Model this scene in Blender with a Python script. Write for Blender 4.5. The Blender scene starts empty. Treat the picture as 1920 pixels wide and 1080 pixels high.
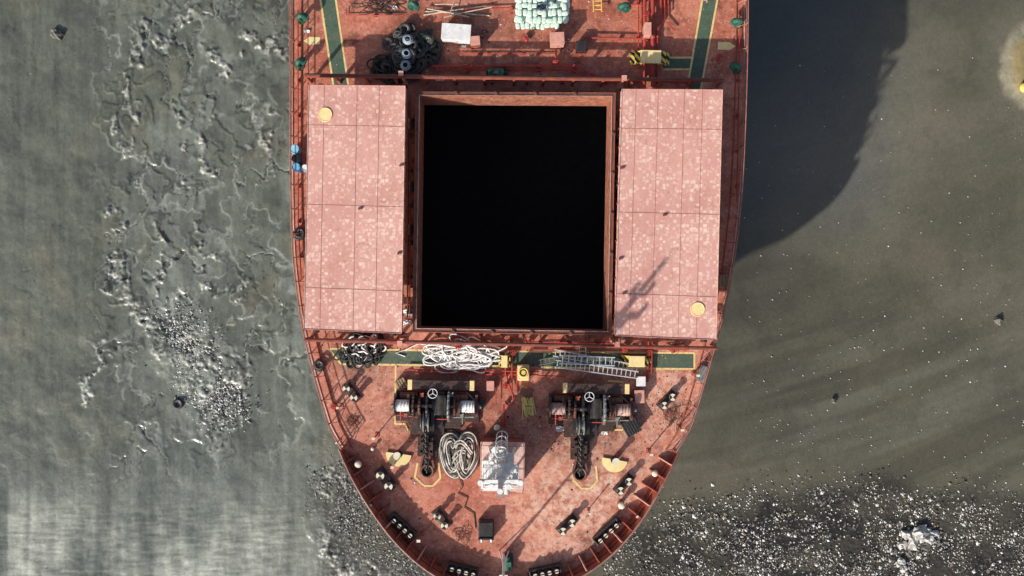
import bpy, math, random
import numpy as np
from mathutils import Vector, Matrix
from mathutils.geometry import tessellate_polygon
random.seed(7); np.random.seed(7)
D=13.0; H=55.0
col=bpy.context.scene.collection
def P(px,py,h=0.0):
    s=(H-h)/H/30.0
    return Vector(((px-960)*s,(540-py)*s,D+h))
def G(px,py,z=0.0):
    s=(H+D-z)/H/30.0
    return Vector(((px-960)*s,(540-py)*s,z))
# ---------------------------------------------------------------- materials
def lk(nt,a,b): nt.links.new(a,b)
def nnode(nt,t,**k):
    n=nt.nodes.new(t)
    for a,b in k.items(): setattr(n,a,b)
    return n
def base(name):
    m=bpy.data.materials.new(name); m.use_nodes=True
    nt=m.node_tree; b=nt.nodes['Principled BSDF']
    tc=nnode(nt,'ShaderNodeTexCoord')
    return m,nt,b,tc
def noise(nt,vec,scale,detail=4,rough=.6,sc=None):
    n=nnode(nt,'ShaderNodeTexNoise'); n.inputs['Scale'].default_value=scale
    n.inputs['Detail'].default_value=detail; n.inputs['Roughness'].default_value=rough
    if sc:
        mp=nnode(nt,'ShaderNodeMapping'); mp.inputs['Scale'].default_value=sc
        lk(nt,vec,mp.inputs['Vector']); vec=mp.outputs[0]
    lk(nt,vec,n.inputs['Vector']); return n.outputs['Fac']
def mrange(nt,v,a,b,c=0,d=1):
    n=nnode(nt,'ShaderNodeMapRange'); n.inputs[1].default_value=a; n.inputs[2].default_value=b
    n.inputs[3].default_value=c; n.inputs[4].default_value=d; lk(nt,v,n.inputs[0]); return n.outputs[0]
def mix(nt,f,a,b,bt='MIX'):
    n=nnode(nt,'ShaderNodeMix',data_type='RGBA',blend_type=bt)
    for v,i in ((f,0),(a,6),(b,7)):
        if isinstance(v,(int,float)): n.inputs[i].default_value=v
        elif isinstance(v,tuple): n.inputs[i].default_value=(*v,1)
        else: lk(nt,v,n.inputs[i])
    return n.outputs[2]
def mul(nt,a,b,op='MULTIPLY'):
    n=nnode(nt,'ShaderNodeMath',operation=op)
    for i,v in enumerate((a,b)):
        if isinstance(v,(int,float)): n.inputs[i].default_value=v
        else: lk(nt,v,n.inputs[i])
    return n.outputs[0]
def bump(nt,b,h,st=.3,dist=.03):
    n=nnode(nt,'ShaderNodeBump'); n.inputs['Strength'].default_value=st; n.inputs['Distance'].default_value=dist
    lk(nt,h,n.inputs['Height']); lk(nt,n.outputs[0],b.inputs['Normal'])
def M(name,c1,c2=None,scale=2.5,rough=.6,metal=0,dirt=.35,dc=(.06,.035,.025),thr=.55):
    m,nt,b,tc=base(name); v=tc.outputs['Object']
    if c2 is None: c2=tuple(x*.72 for x in c1)
    n1=noise(nt,v,scale,5); c=mix(nt,mrange(nt,n1,.35,.65),c1,c2)
    n2=noise(nt,v,scale*2.7,6,.7); c=mix(nt,mrange(nt,n2,thr,thr+.12,0,dirt),c,dc)
    lk(nt,c,b.inputs['Base Color']); b.inputs['Roughness'].default_value=rough; b.inputs['Metallic'].default_value=metal
    bump(nt,b,n2,.25,.02); return m

def deck_material():
    m,nt,b,tc=base('deck_paint'); v=tc.outputs['Object']
    c=mix(nt,mrange(nt,noise(nt,v,.22,6,.65),.36,.64),(.43,.125,.072),(.65,.245,.155))
    c=mix(nt,mrange(nt,noise(nt,v,1.1,8,.7),.48,.60,0,.75),c,(.35,.085,.046))
    c=mix(nt,mrange(nt,noise(nt,v,.5,9,.75,(1,1.6,1)),.52,.62,0,.45),c,(.70,.33,.22))
    def near(px,py,r0,r1):
        n=nnode(nt,'ShaderNodeVectorMath',operation='DISTANCE'); lk(nt,v,n.inputs[0]); n.inputs[1].default_value=P(px,py)
        return mrange(nt,n.outputs['Value'],r1,r0)
    a=near(1255,705,1.0,4.8); a2=near(1130,900,1,8); a3=near(700,700,.5,5); a4=near(1050,980,1,6)
    tot=mul(nt,mul(nt,a,a2,'ADD'),mul(nt,mul(nt,a3,.7),mul(nt,a4,.7),'ADD'),'ADD')
    dn=mrange(nt,noise(nt,v,1.7,9,.75),.42,.60)
    c=mix(nt,mul(nt,mul(nt,tot,dn),.62),c,(.82,.56,.42))
    dn2=mrange(nt,noise(nt,v,5.5,8,.8),.54,.62,0,.65); c=mix(nt,dn2,c,(.80,.47,.35))
    st=mrange(nt,noise(nt,v,.75,9,.72),.54,.66,0,.8); c=mix(nt,st,c,(.15,.048,.03))
    st=mrange(nt,noise(nt,v,4.2,7,.8),.55,.65,0,.78); c=mix(nt,st,c,(.13,.042,.027))
    g1=mul(nt,near(820,780,1.5,4.2),near(1105,785,1.5,4.2),'ADD')
    g2=mul(nt,near(772,100,1.0,3.4),near(683,655,.8,2.6),'ADD')
    g3=mul(nt,near(960,110,2.0,8.0),.6)  # top deck colour darkened where the hatch covers' shadow falls
    gg=mul(nt,mul(nt,g1,g2,'ADD'),g3,'ADD')
    c=mix(nt,mul(nt,gg,mrange(nt,noise(nt,v,1.4,8,.75),.40,.58,.08,.8)),c,(.11,.04,.027))
    br=nnode(nt,'ShaderNodeTexBrick'); lk(nt,v,br.inputs['Vector']); br.inputs['Scale'].default_value=1
    br.inputs['Mortar Size'].default_value=.022; br.inputs['Brick Width'].default_value=5.1; br.inputs['Row Height'].default_value=1.75
    br.inputs['Mortar Smooth'].default_value=.4
    seam=mul(nt,br.outputs['Fac'],mrange(nt,noise(nt,v,.9,4),.4,.6,.1,.5)); c=mix(nt,seam,c,(.24,.07,.045))
    lk(nt,c,b.inputs['Base Color']); b.inputs['Roughness'].default_value=.55
    bump(nt,b,noise(nt,v,6,6),.3,.02); return m
def cover_material():
    m,nt,b,tc=base('hatch_cover_paint'); v=tc.outputs['Object']
    c=mix(nt,mrange(nt,noise(nt,v,.35,6,.6),.35,.65),(.60,.29,.24),(.70,.375,.31))
    c=mix(nt,mrange(nt,noise(nt,v,2.2,8,.75,(1,.3,1)),.50,.66,0,.55),c,(.52,.215,.17))
    c=mix(nt,mrange(nt,noise(nt,v,7,8,.8),.48,.64,0,.45),c,(.78,.48,.40))
    for cell,th,off,st in ((.20,.84,0.,.72),(.26,.92,11.3,.72),(.14,.86,5.7,.5)):
        mp=nnode(nt,'ShaderNodeMapping'); mp.inputs['Location'].default_value=(off,off,0); mp.inputs['Scale'].default_value=(1/cell,1/cell,0.0)
        lk(nt,v,mp.inputs[0])
        wn0=nnode(nt,'ShaderNodeVectorMath',operation='FLOOR'); lk(nt,mp.outputs[0],wn0.inputs[0])
        fr=nnode(nt,'ShaderNodeVectorMath',operation='FRACTION'); lk(nt,mp.outputs[0],fr.inputs[0])
        wn=nnode(nt,'ShaderNodeTexWhiteNoise',noise_dimensions='2D'); lk(nt,wn0.outputs[0],wn.inputs['Vector'])
        dens=mrange(nt,noise(nt,v,.62,6,.8),.38,.62,.14,-.16)
        on=mrange(nt,mul(nt,wn.outputs['Value'],dens,'SUBTRACT'),th-.01,th+.01)
        sp=nnode(nt,'ShaderNodeSeparateXYZ'); lk(nt,fr.outputs[0],sp.inputs[0])
        wj=nnode(nt,'ShaderNodeSeparateColor'); lk(nt,wn.outputs['Color'],wj.inputs[0])
        aa=nnode(nt,'ShaderNodeMath',operation='ABSOLUTE'); lk(nt,mul(nt,sp.outputs[0],mrange(nt,wj.outputs[0],0,1,.40,.60),'SUBTRACT'),aa.inputs[0])
        ab=nnode(nt,'ShaderNodeMath',operation='ABSOLUTE'); lk(nt,mul(nt,sp.outputs[1],mrange(nt,wj.outputs[1],0,1,.40,.60),'SUBTRACT'),ab.inputs[0])
        sq=mul(nt,mrange(nt,aa.outputs[0],.42,.37),mrange(nt,ab.outputs[0],.42,.37))
        fade=mrange(nt,wj.outputs[2],0,1,.45,1)
        c=mix(nt,mul(nt,mul(nt,mul(nt,on,sq),fade),st),c,(.90,.66,.54))
    c=mix(nt,mrange(nt,noise(nt,v,1.3,9,.75),.57,.69,0,.6),c,(.34,.15,.115))
    lk(nt,c,b.inputs['Base Color']); b.inputs['Roughness'].default_value=.6
    bump(nt,b,noise(nt,v,1.2,3),.25,.04); return m
def stripes_material():
    m,nt,b,tc=base('hazard_stripe_paint')
    w=nnode(nt,'ShaderNodeTexWave',wave_type='BANDS',bands_direction='DIAGONAL'); w.inputs['Scale'].default_value=1.3
    lk(nt,tc.outputs['Object'],w.inputs['Vector'])
    c=mix(nt,mrange(nt,w.outputs['Fac'],.45,.55),(.02,.02,.02),(.80,.58,.10))
    lk(nt,c,b.inputs['Base Color']); return m
deckM=deck_material(); coverM=cover_material(); hazM=stripes_material()
redM=M('red_oxide_paint',(.42,.11,.062),(.29,.07,.045),dirt=.5)
pipeM=M('red_pipe_paint',(.46,.05,.035),(.32,.04,.03),dirt=.4)
pinkM=M('faded_pink_paint',(.72,.37,.29),(.60,.27,.20))
paleM=M('pale_edge_paint',(.72,.50,.41),(.50,.26,.19))
brownM=M('rusty_brown_steel',(.20,.08,.05),(.11,.048,.035))
dbrownM=M('oily_brown_steel',(.085,.045,.035),(.035,.025,.022),rough=.4,dirt=.5,dc=(.22,.10,.06),thr=.52)
blackM=M('greasy_black_steel',(.022,.02,.02),(.06,.05,.045),dirt=.3,rough=.35)
greyM=M('grey_steel',(.36,.36,.35),(.16,.15,.14),rough=.4,metal=.3)
whiteM=M('weathered_white_paint',(.86,.85,.83),(.70,.68,.65),dirt=.35,dc=(.28,.17,.12))
mastM=M('mast_white_paint',(.86,.85,.83),(.68,.66,.63),scale=3.5,dirt=.45,dc=(.24,.16,.12),thr=.54)
creamM=M('cream_paint',(.80,.74,.56),(.68,.60,.45),dirt=.25)
greenM=M('deck_green_paint',(.045,.105,.072),(.075,.13,.085),dirt=.6,dc=(.25,.12,.07),thr=.5)
gearM=M('green_machine_paint',(.03,.15,.10),(.02,.09,.06))
yelM=M('yellow_paint',(.84,.62,.14),(.72,.48,.11),dirt=.3,dc=(.35,.15,.08))
lineM=M('worn_yellow_line_paint',(.84,.68,.28),(.72,.50,.20),dirt=.6,dc=(.42,.15,.10),thr=.54)
pyelM=M('pale_yellow_paint',(.90,.74,.36),(.82,.62,.27),dirt=.2,dc=(.4,.2,.1))
tyreM=M('black_rubber',(.02,.02,.021),(.045,.044,.044),rough=.6,dirt=.3,dc=(.12,.10,.08))
ropeW=M('white_mooring_rope',(.88,.86,.82),(.72,.69,.64),scale=8,rough=.85,dirt=.15)
ropeG=M('grey_mooring_rope',(.72,.68,.61),(.46,.42,.36),scale=6,rough=.9,dirt=.5)
ropeD=M('dirty_dark_rope',(.14,.12,.10),(.07,.06,.05),scale=6,rough=.9,dirt=.5)
ropeB=M('black_rope',(.025,.024,.024),(.05,.045,.04),rough=.9)
aluM=M('aluminium',(.76,.77,.77),(.58,.59,.59),rough=.4,metal=.3,dirt=.2)
woodM=M('weathered_wood',(.38,.27,.17),(.24,.16,.10),scale=5,rough=.85)
blueM=M('blue_plastic',(.04,.13,.32),(.06,.18,.38),rough=.4,dirt=.2)
cyanM=M('light_blue_plastic',(.20,.55,.74),(.14,.42,.60),rough=.4,dirt=.2)
sackM=M('pale_green_woven_sack',(.56,.76,.60),(.78,.88,.78),scale=6,rough=.8,dirt=.35,dc=(.14,.20,.15))
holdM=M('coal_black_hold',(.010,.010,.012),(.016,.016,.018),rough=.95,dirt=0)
hullM=M('hull_paint',(.16,.045,.035),(.09,.03,.025),scale=.6)
rockM=M('pale_rock',(.66,.64,.60),(.34,.32,.29),rough=.9,dirt=.5)
darkrockM=M('dark_rock',(.12,.115,.10),(.2,.19,.17),rough=.85,dirt=.4)
rustM=M('rust',(.22,.09,.05),(.12,.05,.03))
# ---------------------------------------------------------------- mesh builder
class MB:
    def __init__(s): s.v=[];s.f=[];s.m=[];s.sm=[]
    def add(s,vs,fs,mi=0,sm=False):
        o=len(s.v); s.v+= [tuple(x) for x in vs]; s.f+=[tuple(i+o for i in f) for f in fs]
        s.m+=[mi]*len(fs); s.sm+=[sm]*len(fs); return s
    def box(s,c,d,rz=0,mi=0,top=1.0,rx=0):
        R=Matrix.Rotation(rz,3,'Z')@Matrix.Rotation(rx,3,'X'); c=Vector(c); vs=[]
        for z in (-.5,.5):
            k=top if z>0 else 1
            for x,y in ((-.5,-.5),(.5,-.5),(.5,.5),(-.5,.5)):
                vs.append(c+R@Vector((x*d[0]*k,y*d[1]*k,z*d[2])))
        return s.add(vs,[(3,2,1,0),(4,5,6,7),(0,1,5,4),(1,2,6,5),(2,3,7,6),(3,0,4,7)],mi)
    def cyl(s,p0,p1,r0,r1=None,n=14,mi=0,caps=True):
        p0=Vector(p0);p1=Vector(p1); r1=r0 if r1 is None else r1
        a=(p1-p0).normalized(); u=a.orthogonal().normalized(); w=a.cross(u); vs=[]
        for p,r in ((p0,r0),(p1,r1)):
            for i in range(n):
                t=2*math.pi*i/n; vs.append(p+(u*math.cos(t)+w*math.sin(t))*r)
        s.add(vs,[(i,(i+1)%n,n+(i+1)%n,n+i) for i in range(n)],mi,True)
        if caps: s.add(vs,[tuple(reversed(range(n))),tuple(range(n,2*n))],mi)
        return s
    def tube(s,pts,r,n=6,closed=False,mi=0):
        pts=[Vector(p) for p in pts]; k=len(pts); vs=[]
        for i,p in enumerate(pts):
            a=pts[(i+1)%k] if (closed or i<k-1) else p
            b=pts[i-1] if (closed or i>0) else p
            t=(a-b); t=t.normalized() if t.length>1e-6 else Vector((1,0,0))
            up=Vector((0,0,1)) if abs(t.z)<.95 else Vector((0,1,0))
            u=t.cross(up).normalized(); w=u.cross(t)
            for j in range(n):
                q=2*math.pi*j/n; vs.append(p+(u*math.cos(q)+w*math.sin(q))*r)
        fs=[]
        for i in range(k if closed else k-1):
            for j in range(n):
                fs.append((i*n+j,i*n+(j+1)%n,((i+1)%k)*n+(j+1)%n,((i+1)%k)*n+j))
        s.add(vs,fs,mi,True)
        if not closed: s.add(vs[:n]+vs[-n:],[tuple(range(n)),tuple(reversed(range(n,2*n)))],mi)
        return s
    def torus(s,c,R,r,axis=(0,0,1),n=24,k=8,mi=0):
        c=Vector(c);a=Vector(axis).normalized();u=a.orthogonal().normalized();w=a.cross(u);vs=[]
        for i in range(n):
            t=2*math.pi*i/n; d=u*math.cos(t)+w*math.sin(t)
            for j in range(k):
                q=2*math.pi*j/k; vs.append(c+d*(R+r*math.cos(q))+a*(r*math.sin(q)))
        return s.add(vs,[(i*k+j,((i+1)%n)*k+j,((i+1)%n)*k+(j+1)%k,i*k+(j+1)%k) for i in range(n) for j in range(k)],mi,True)
    def prism(s,poly,z0,z1,mi=0):
        n=len(poly); vs=[(p[0],p[1],z0) for p in poly]+[(p[0],p[1],z1) for p in poly]
        tri=tessellate_polygon([[Vector((p[0],p[1],0)) for p in poly]])
        s.add(vs,[tuple(t) for t in tri]+[tuple(i+n for i in t) for t in tri],mi)
        return s.add(vs,[(i,(i+1)%n,n+(i+1)%n,n+i) for i in range(n)],mi)
    def sphere(s,c,r,sx=1,sy=1,sz=1,n=12,k=8,mi=0,zmin=-1):
        c=Vector(c);vs=[]
        for j in range(k+1):
            ph=math.pi*j/k
            for i in range(n):
                t=2*math.pi*i/n; z=max(math.cos(ph),zmin)
                vs.append(c+Vector((math.sin(ph)*math.cos(t)*r*sx,math.sin(ph)*math.sin(t)*r*sy,z*r*sz)))
        return s.add(vs,[(j*n+i,(j+1)*n+i,(j+1)*n+(i+1)%n,j*n+(i+1)%n) for j in range(k) for i in range(n)],mi,True)
    def make(s,name,parent,mats,bev=0,origin=None,label=None):
        if not isinstance(mats,(list,tuple)): mats=[mats]
        vs=s.v
        me=bpy.data.meshes.new(name); me.from_pydata(vs,[],s.f)
        for m in mats: me.materials.append(m)
        me.polygons.foreach_set('material_index',s.m); me.polygons.foreach_set('use_smooth',s.sm)
        me.validate(); me.update()
        o=bpy.data.objects.new(name,me); col.objects.link(o)
        if parent is not None: o.parent=parent
        if bev:
            b=o.modifiers.new('b','BEVEL'); b.width=bev; b.segments=2; b.limit_method='ANGLE'; b.angle_limit=math.radians(50)
        if label: o['label']=label
        return o
def thing(name,label,cat,loc=(0,0,0),rz=0,group=None):
    e=bpy.data.objects.new(name,None); e.empty_display_size=.3; col.objects.link(e)
    e.location=loc; e.rotation_euler=(0,0,rz); e['label']=label; e['category']=cat
    if group: e['group']=group
    return e
def dup(o,loc=None,rz=None,sc=None,label=None,parent=None):
    c=o.copy(); col.objects.link(c)
    if parent is not None: c.parent=parent
    if loc is not None: c.location=loc
    if rz is not None: c.rotation_euler=(0,0,rz)
    if sc is not None: c.scale=(sc,sc,sc) if isinstance(sc,(int,float)) else sc
    if label: c['label']=label
    for ch in o.children: dup(ch,parent=c)
    return c
rad=math.radians
# ---------------------------------------------------------------- ground
def hsh(ix,iy,seed):
    h=(ix.astype(np.int64)*374761393+iy.astype(np.int64)*668265263+seed*1442695041)&0xffffffff
    h=((h^(h>>13))*1274126177)&0xffffffff
    return ((h^(h>>16))&0xffff)/65535.0
def vn(x,y,seed=0):
    x0=np.floor(x);y0=np.floor(y);fx=x-x0;fy=y-y0;fx=fx*fx*(3-2*fx);fy=fy*fy*(3-2*fy)
    a=hsh(x0,y0,seed);b=hsh(x0+1,y0,seed);c=hsh(x0,y0+1,seed);d=hsh(x0+1,y0+1,seed)
    return (a*(1-fx)+b*fx)*(1-fy)+(c*(1-fx)+d*fx)*fy
def fbm(x,y,o=5,seed=0,g=.55):
    s=0;a=1;t=0
    for i in range(o):
        cs,sn=math.cos(.6*i),math.sin(.6*i)
        s=s+a*vn((x*cs-y*sn)*2**i+i*17.3,(x*sn+y*cs)*2**i-i*9.1,seed+i);t+=a;a*=g
    return s/t
def ss(a,b,x):
    t=np.clip((x-a)/(b-a),0,1);return t*t*(3-2*t)
def polyd(X,Y,pts):
    d=np.full(X.shape,1e9)
    for (x0,y0),(x1,y1) in zip(pts[:-1],pts[1:]):
        vx,vy=x1-x0,y1-y0;L=vx*vx+vy*vy
        t=np.clip(((X-x0)*vx+(Y-y0)*vy)/L,0,1);d=np.minimum(d,np.hypot(X-x0-t*vx,Y-y0-t*vy))
    return d
def dip(X,Y): return -2.0*np.exp(-((X-1450)/230)**2-((Y-400)/215)**2)  # mud hollow added to lengthen the bow's cast shadow
def gfunc(X,Y):
    wx=X+(fbm(X/38,Y/38,4,3)-.5)*75; wy=Y+(fbm(X/38,Y/38,4,8)-.5)*75
    L=1-ss(600,760,X)
    lines=[([(255,60),(240,120),(232,180),(238,260),(250,300)],8),([(385,-20),(350,45),(300,75)],15),([(405,90),(430,125),(425,155)],10),
    ([(375,235),(360,290),(372,330),(400,345)],7),([(440,190),(490,225),(500,290),(495,340)],7),([(215,395),(222,435)],13),([(262,265),(268,340),(250,390)],5),
    ([(210,480),(218,540),(245,580),(290,625),(330,670)],15),([(335,600),(345,660),(400,700),(425,770)],50),([(205,635),(185,690),(155,745)],9),
    ([(440,500),(455,540),(410,560),(380,530),(385,505)],7),([(460,80),(520,100),(535,60)],13),([(380,420),(375,460),(440,500)],7),([(520,90),(545,130)],11),
    ([(330,180),(345,240)],5),([(300,420),(310,520),(330,600)],6),([(610,880),(640,920)],14),([(600,1000),(640,1060),(730,1075)],22)]
    crust=np.zeros(X.shape)
    for pts,w in lines:
        d=polyd(wx,wy,pts);crust=np.maximum(crust,1-ss(w*.3,w*1.4,d))
    n1=fbm(X/9,Y/10,5,21,.65);n2=fbm(X/4,Y/4,3,33,.7)
    brk=ss(.36,.56,fbm(X/26,Y/26,4,41))
    crust=crust*(.25+.75*brk)
    rid=1-abs(2*fbm(X/14,Y/14,4,55,.6)-1)
    T=fbm(wx/150,wy/210,4,61)*7; fr=T-np.floor(T); edge=ss(.0,.10,fr)*(1-ss(.10,.55,fr))
    reg=ss(120,230,X)*(1-ss(540,640,X))*(1-ss(800,930,Y))
    st=fbm(X/9,Y/120,4,71); stw=fbm(X/75+.3*fbm(X/90,Y/90,2,5),Y/300,3,77)
    fine=fbm(X/4.5,Y/6,4,81,.75)
    edge=edge*reg*ss(.42,.60,fbm(X/90,Y/90,3,99))
    def vein(a,b,s,w): return 1-ss(0,w,np.abs(fbm(wx/a,wy/b,3,s,.45)-.5))
    v1=vein(70,190,201,.014)*ss(.40,.54,fbm(X/80,Y/80,3,203)); v2=vein(34,80,207,.018)*ss(.48,.62,fbm(X/60,Y/70,3,211))
    vv_=np.clip(v1+v2*.7,0,1)*L*(.25+.75*reg)*(1-ss(880,960,Y))
    pool=(1-ss(.38,.43,fbm(wx/60,wy/85,3,231,.5)))*reg
    h=(crust*(.03+.26*(n1-.35)+.16*(rid-.6)+.11*(n2-.5)))*(1-pool*.7)+edge*.06*L-vv_*.08-pool*.05
    sm=1-.8*pool
    h=h+sm*(fine-.5)*(.024*L+.010*(1-L))+(fbm(X/60,Y/60,3,13)-.5)*.22*L+(st-.5)*.022*L*sm+(fbm(X/24,Y/30,3,14)-.5)*.07*L*sm
    h=h+(fbm((X+.35*Y)/200,(Y+.28*X)/40,3,15)-.5)*.06*(1-L)
    h=h+dip(X,Y)
    def C(*c): return np.array(c)[None,:]
    def mx(a,b,t): return a*(1-t[:,None])+b*t[:,None]
    n=X.size
    c=np.repeat(C(.112,.122,.098),n,0)
    c=mx(c,C(.178,.200,.172),ss(190,330,wx)*(1-ss(560,640,X))*(.4+.6*ss(.35,.65,fbm(X/120,Y/170,4,91))))
    c=mx(c,C(.066,.075,.060),ss(.50,.74,fbm(X/50,Y/80,4,101))*.55)
    c=mx(c,C(.155,.150,.105),ss(.58,.74,fbm(X/70,Y/90,3,111))*.45)
    c=mx(c,C(.125,.138,.116),pool*.7)
    pr=np.clip((1-ss(.415,.455,fbm(wx/60,wy/85,3,231,.5)))*reg-pool,0,1); c=mx(c,C(.40,.43,.40),pr*.42)
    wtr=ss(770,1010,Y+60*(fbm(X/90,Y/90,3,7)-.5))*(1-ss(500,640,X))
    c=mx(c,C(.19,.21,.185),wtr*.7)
    c=mx(c,C(.48,.49,.42),wtr*ss(.42,.66,stw)*ss(880,1030,Y)*.7)  # pale sky sheen of the water put into the colour
    c=mx(c,C(.54,.55,.47),(1-ss(0,110,abs(X-60)+40*stw))*ss(890,980,Y)*.75)  # more sky sheen painted near the left edge
    c=mx(c,C(.074,.086,.076),wtr*ss(.50,.74,fbm(X/40,Y/420,3,123))*.7)  # dark streak reflections painted into the water colour
    c=mx(c,C(.082,.092,.080),ss(.48,.70,fbm(X/45,Y/500,3,125))*ss(620,820,Y)*.35*L)
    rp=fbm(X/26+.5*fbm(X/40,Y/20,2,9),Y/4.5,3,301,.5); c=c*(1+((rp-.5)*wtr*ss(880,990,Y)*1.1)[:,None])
    r=np.repeat(C(.120,.109,.076),n,0)
    r=mx(r,C(.158,.145,.105),ss(.35,.70,fbm(X/190,Y/130,3,131))*.6)
    r=mx(r,C(.082,.077,.056),ss(.42,.72,fbm(X/230,Y/110,3,133))*.55)
    u=(X+ .35*Y); vv=(Y+.28*X+.00025*(X-1500)**2)
    r=mx(r,C(.066,.058,.042),ss(.44,.72,fbm(u/420,vv/30,4,141))*.45*ss(440,700,Y))
    r=mx(r,C(.19,.18,.145),ss(.50,.74,fbm(u/380,vv/48,3,145))*.35*ss(520,740,Y)*(1-ss(940,990,Y)))
    r=mx(r,C(.078,.072,.053),ss(.50,.72,fbm(X/45,Y/45,4,151))*.4)
    r=mx(r,C(.080,.088,.090),(1-ss(1560,1760,X))*(1-ss(330,520,Y))*.7)  # cool shadow tone put into the mud colour beside the ship
    gline=np.interp(X,[1100,1200,1350,1500,1650,1780,1920,2100],[1000,965,935,915,895,925,935,900])+55*(fbm(X/60,Y/60,4,161)-.5)
    gr=ss(-25,40,Y-gline)*ss(1120,1240,X)
    grn=fbm(X/4,Y/4,3,171,.8); cl_=fbm(X/50,Y/32,4,173,.6)
    r=mx(r,C(.026,.023,.019),gr*(.72+.26*ss(.4,.55,cl_)))
    r=mx(r,C(.42,.40,.37),gr*ss(.64,.76,grn)*.7*ss(.36,.52,cl_))
    r=mx(r,C(.11,.097,.072),gr*ss(.52,.70,fbm(X/110,Y/50,3,181))*.4)
    dd=np.hypot((X-1932),(Y-122)*.72)+16*(fbm(X/20,Y/20,3,5)-.5)
    r=mx(r,C(.17,.158,.112),(1-ss(60,115,dd))*.5); r=mx(r,C(.32,.29,.20),(1-ss(48,66,dd))*.9); r=mx(r,C(.30,.235,.11),1-ss(30,48,dd)); r=mx(r,C(.14,.11,.05),(1-ss(6,22,dd))*.7)
    h=h+gr*(grn-.4)*.12+.25*(1-ss(20,66,dd))
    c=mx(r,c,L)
    rub=(1-ss(10,80,polyd(wx,wy,[(630,905),(650,980),(650,1060),(760,1085)])))
    c=mx(c,C(.055,.053,.045),rub*.7); c=mx(c,C(.42,.42,.38),rub*ss(.62,.76,grn)*.7); h=h+rub*(grn-.4)*.10
    c=mx(c,C(.40,.41,.365),crust*ss(.44,.60,n1)*.8)  # relief shading put into the colour: crust tops lightened, pits darkened
    c=mx(c,C(.045,.048,.038),crust*(1-ss(.36,.48,n1))*.9)
    c=mx(c,C(.060,.066,.054),edge*L*.55)
    c=mx(c,C(.038,.042,.034),vv_*.8)
    rim=np.clip(vein(70,190,201,.034)-vein(70,190,201,.014),0,1)*ss(.40,.54,fbm(X/80,Y/80,3,203))*L*reg
    c=mx(c,C(.36,.38,.34),rim*.5)
    c=c*(1+(fine-.5)[:,None]*(.60*L+.42*(1-L))[:,None])*(1+(st-.5)[:,None]*.5*L[:,None])
    wet=np.clip(wtr*.8+reg*.35*(1-crust)+.1+vv_*.5+pool+.35*(1-L),0,1)
    return h,np.clip(c,.01,1),wet
def axis(a,step,far):
    n=int(2*a/step); inner=np.linspace(-a,a,n+1); o=[];p=a;s=step
    while p<far: s*=1.28;p+=s;o.append(p)
    o=np.array(o);return np.concatenate([-o[::-1],inner,o])
xs=axis(43,.08,3000);ys=axis(25.5,.08,3000)
XX,YY=np.meshgrid(xs,ys);X=XX.ravel();Y=YY.ravel()
S=55/68*30.
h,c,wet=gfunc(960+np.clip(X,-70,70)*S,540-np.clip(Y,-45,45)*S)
far=ss(45,70,np.abs(X))+ss(27,45,np.abs(Y));far=np.clip(far,0,1);h=h*(1-far)
c=c*(1-far)[:,None]+np.array([.13,.125,.095])[None]*far[:,None]
nx,ny=len(xs),len(ys)
me=bpy.data.meshes.new('mud_ground')
me.vertices.add(nx*ny);me.vertices.foreach_set('co',np.stack([X,Y,h],1).astype(np.float32).ravel())
ii=np.arange(nx*ny).reshape(ny,nx)
q=np.stack([ii[:-1,:-1],ii[:-1,1:],ii[1:,1:],ii[1:,:-1]],-1).reshape(-1,4)
me.loops.add(q.size);me.loops.foreach_set('vertex_index',q.ravel().astype(np.int32))
me.polygons.add(len(q));me.polygons.foreach_set('loop_start',np.arange(0,q.size,4,dtype=np.int32))
me.polygons.foreach_set('use_smooth',np.ones(len(q),dtype=bool))
me.update();me.validate()
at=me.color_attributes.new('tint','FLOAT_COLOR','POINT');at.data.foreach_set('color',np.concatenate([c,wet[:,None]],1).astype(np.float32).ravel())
m,nt,b,tc=base('tidal_mud')
a=nnode(nt,'ShaderNodeAttribute',attribute_name='tint');v=tc.outputs['Object']
f=mrange(nt,noise(nt,v,14,5,.7),.3,.7,.80,1.20)
cc=nnode(nt,'ShaderNodeVectorMath',operation='SCALE');lk(nt,a.outputs['Color'],cc.inputs[0]);lk(nt,f,cc.inputs['Scale'])
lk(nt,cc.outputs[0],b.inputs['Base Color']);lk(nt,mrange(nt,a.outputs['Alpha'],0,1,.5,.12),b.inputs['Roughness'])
bump(nt,b,noise(nt,v,6,6,.65),.35,.05)
me.materials.append(m);g=bpy.data.objects.new('mud_ground',me);col.objects.link(g);g['kind']='structure'
g['label']='grey tidal mudflat with crusted ridges, wet silt and gravel';g['category']='ground'
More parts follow.
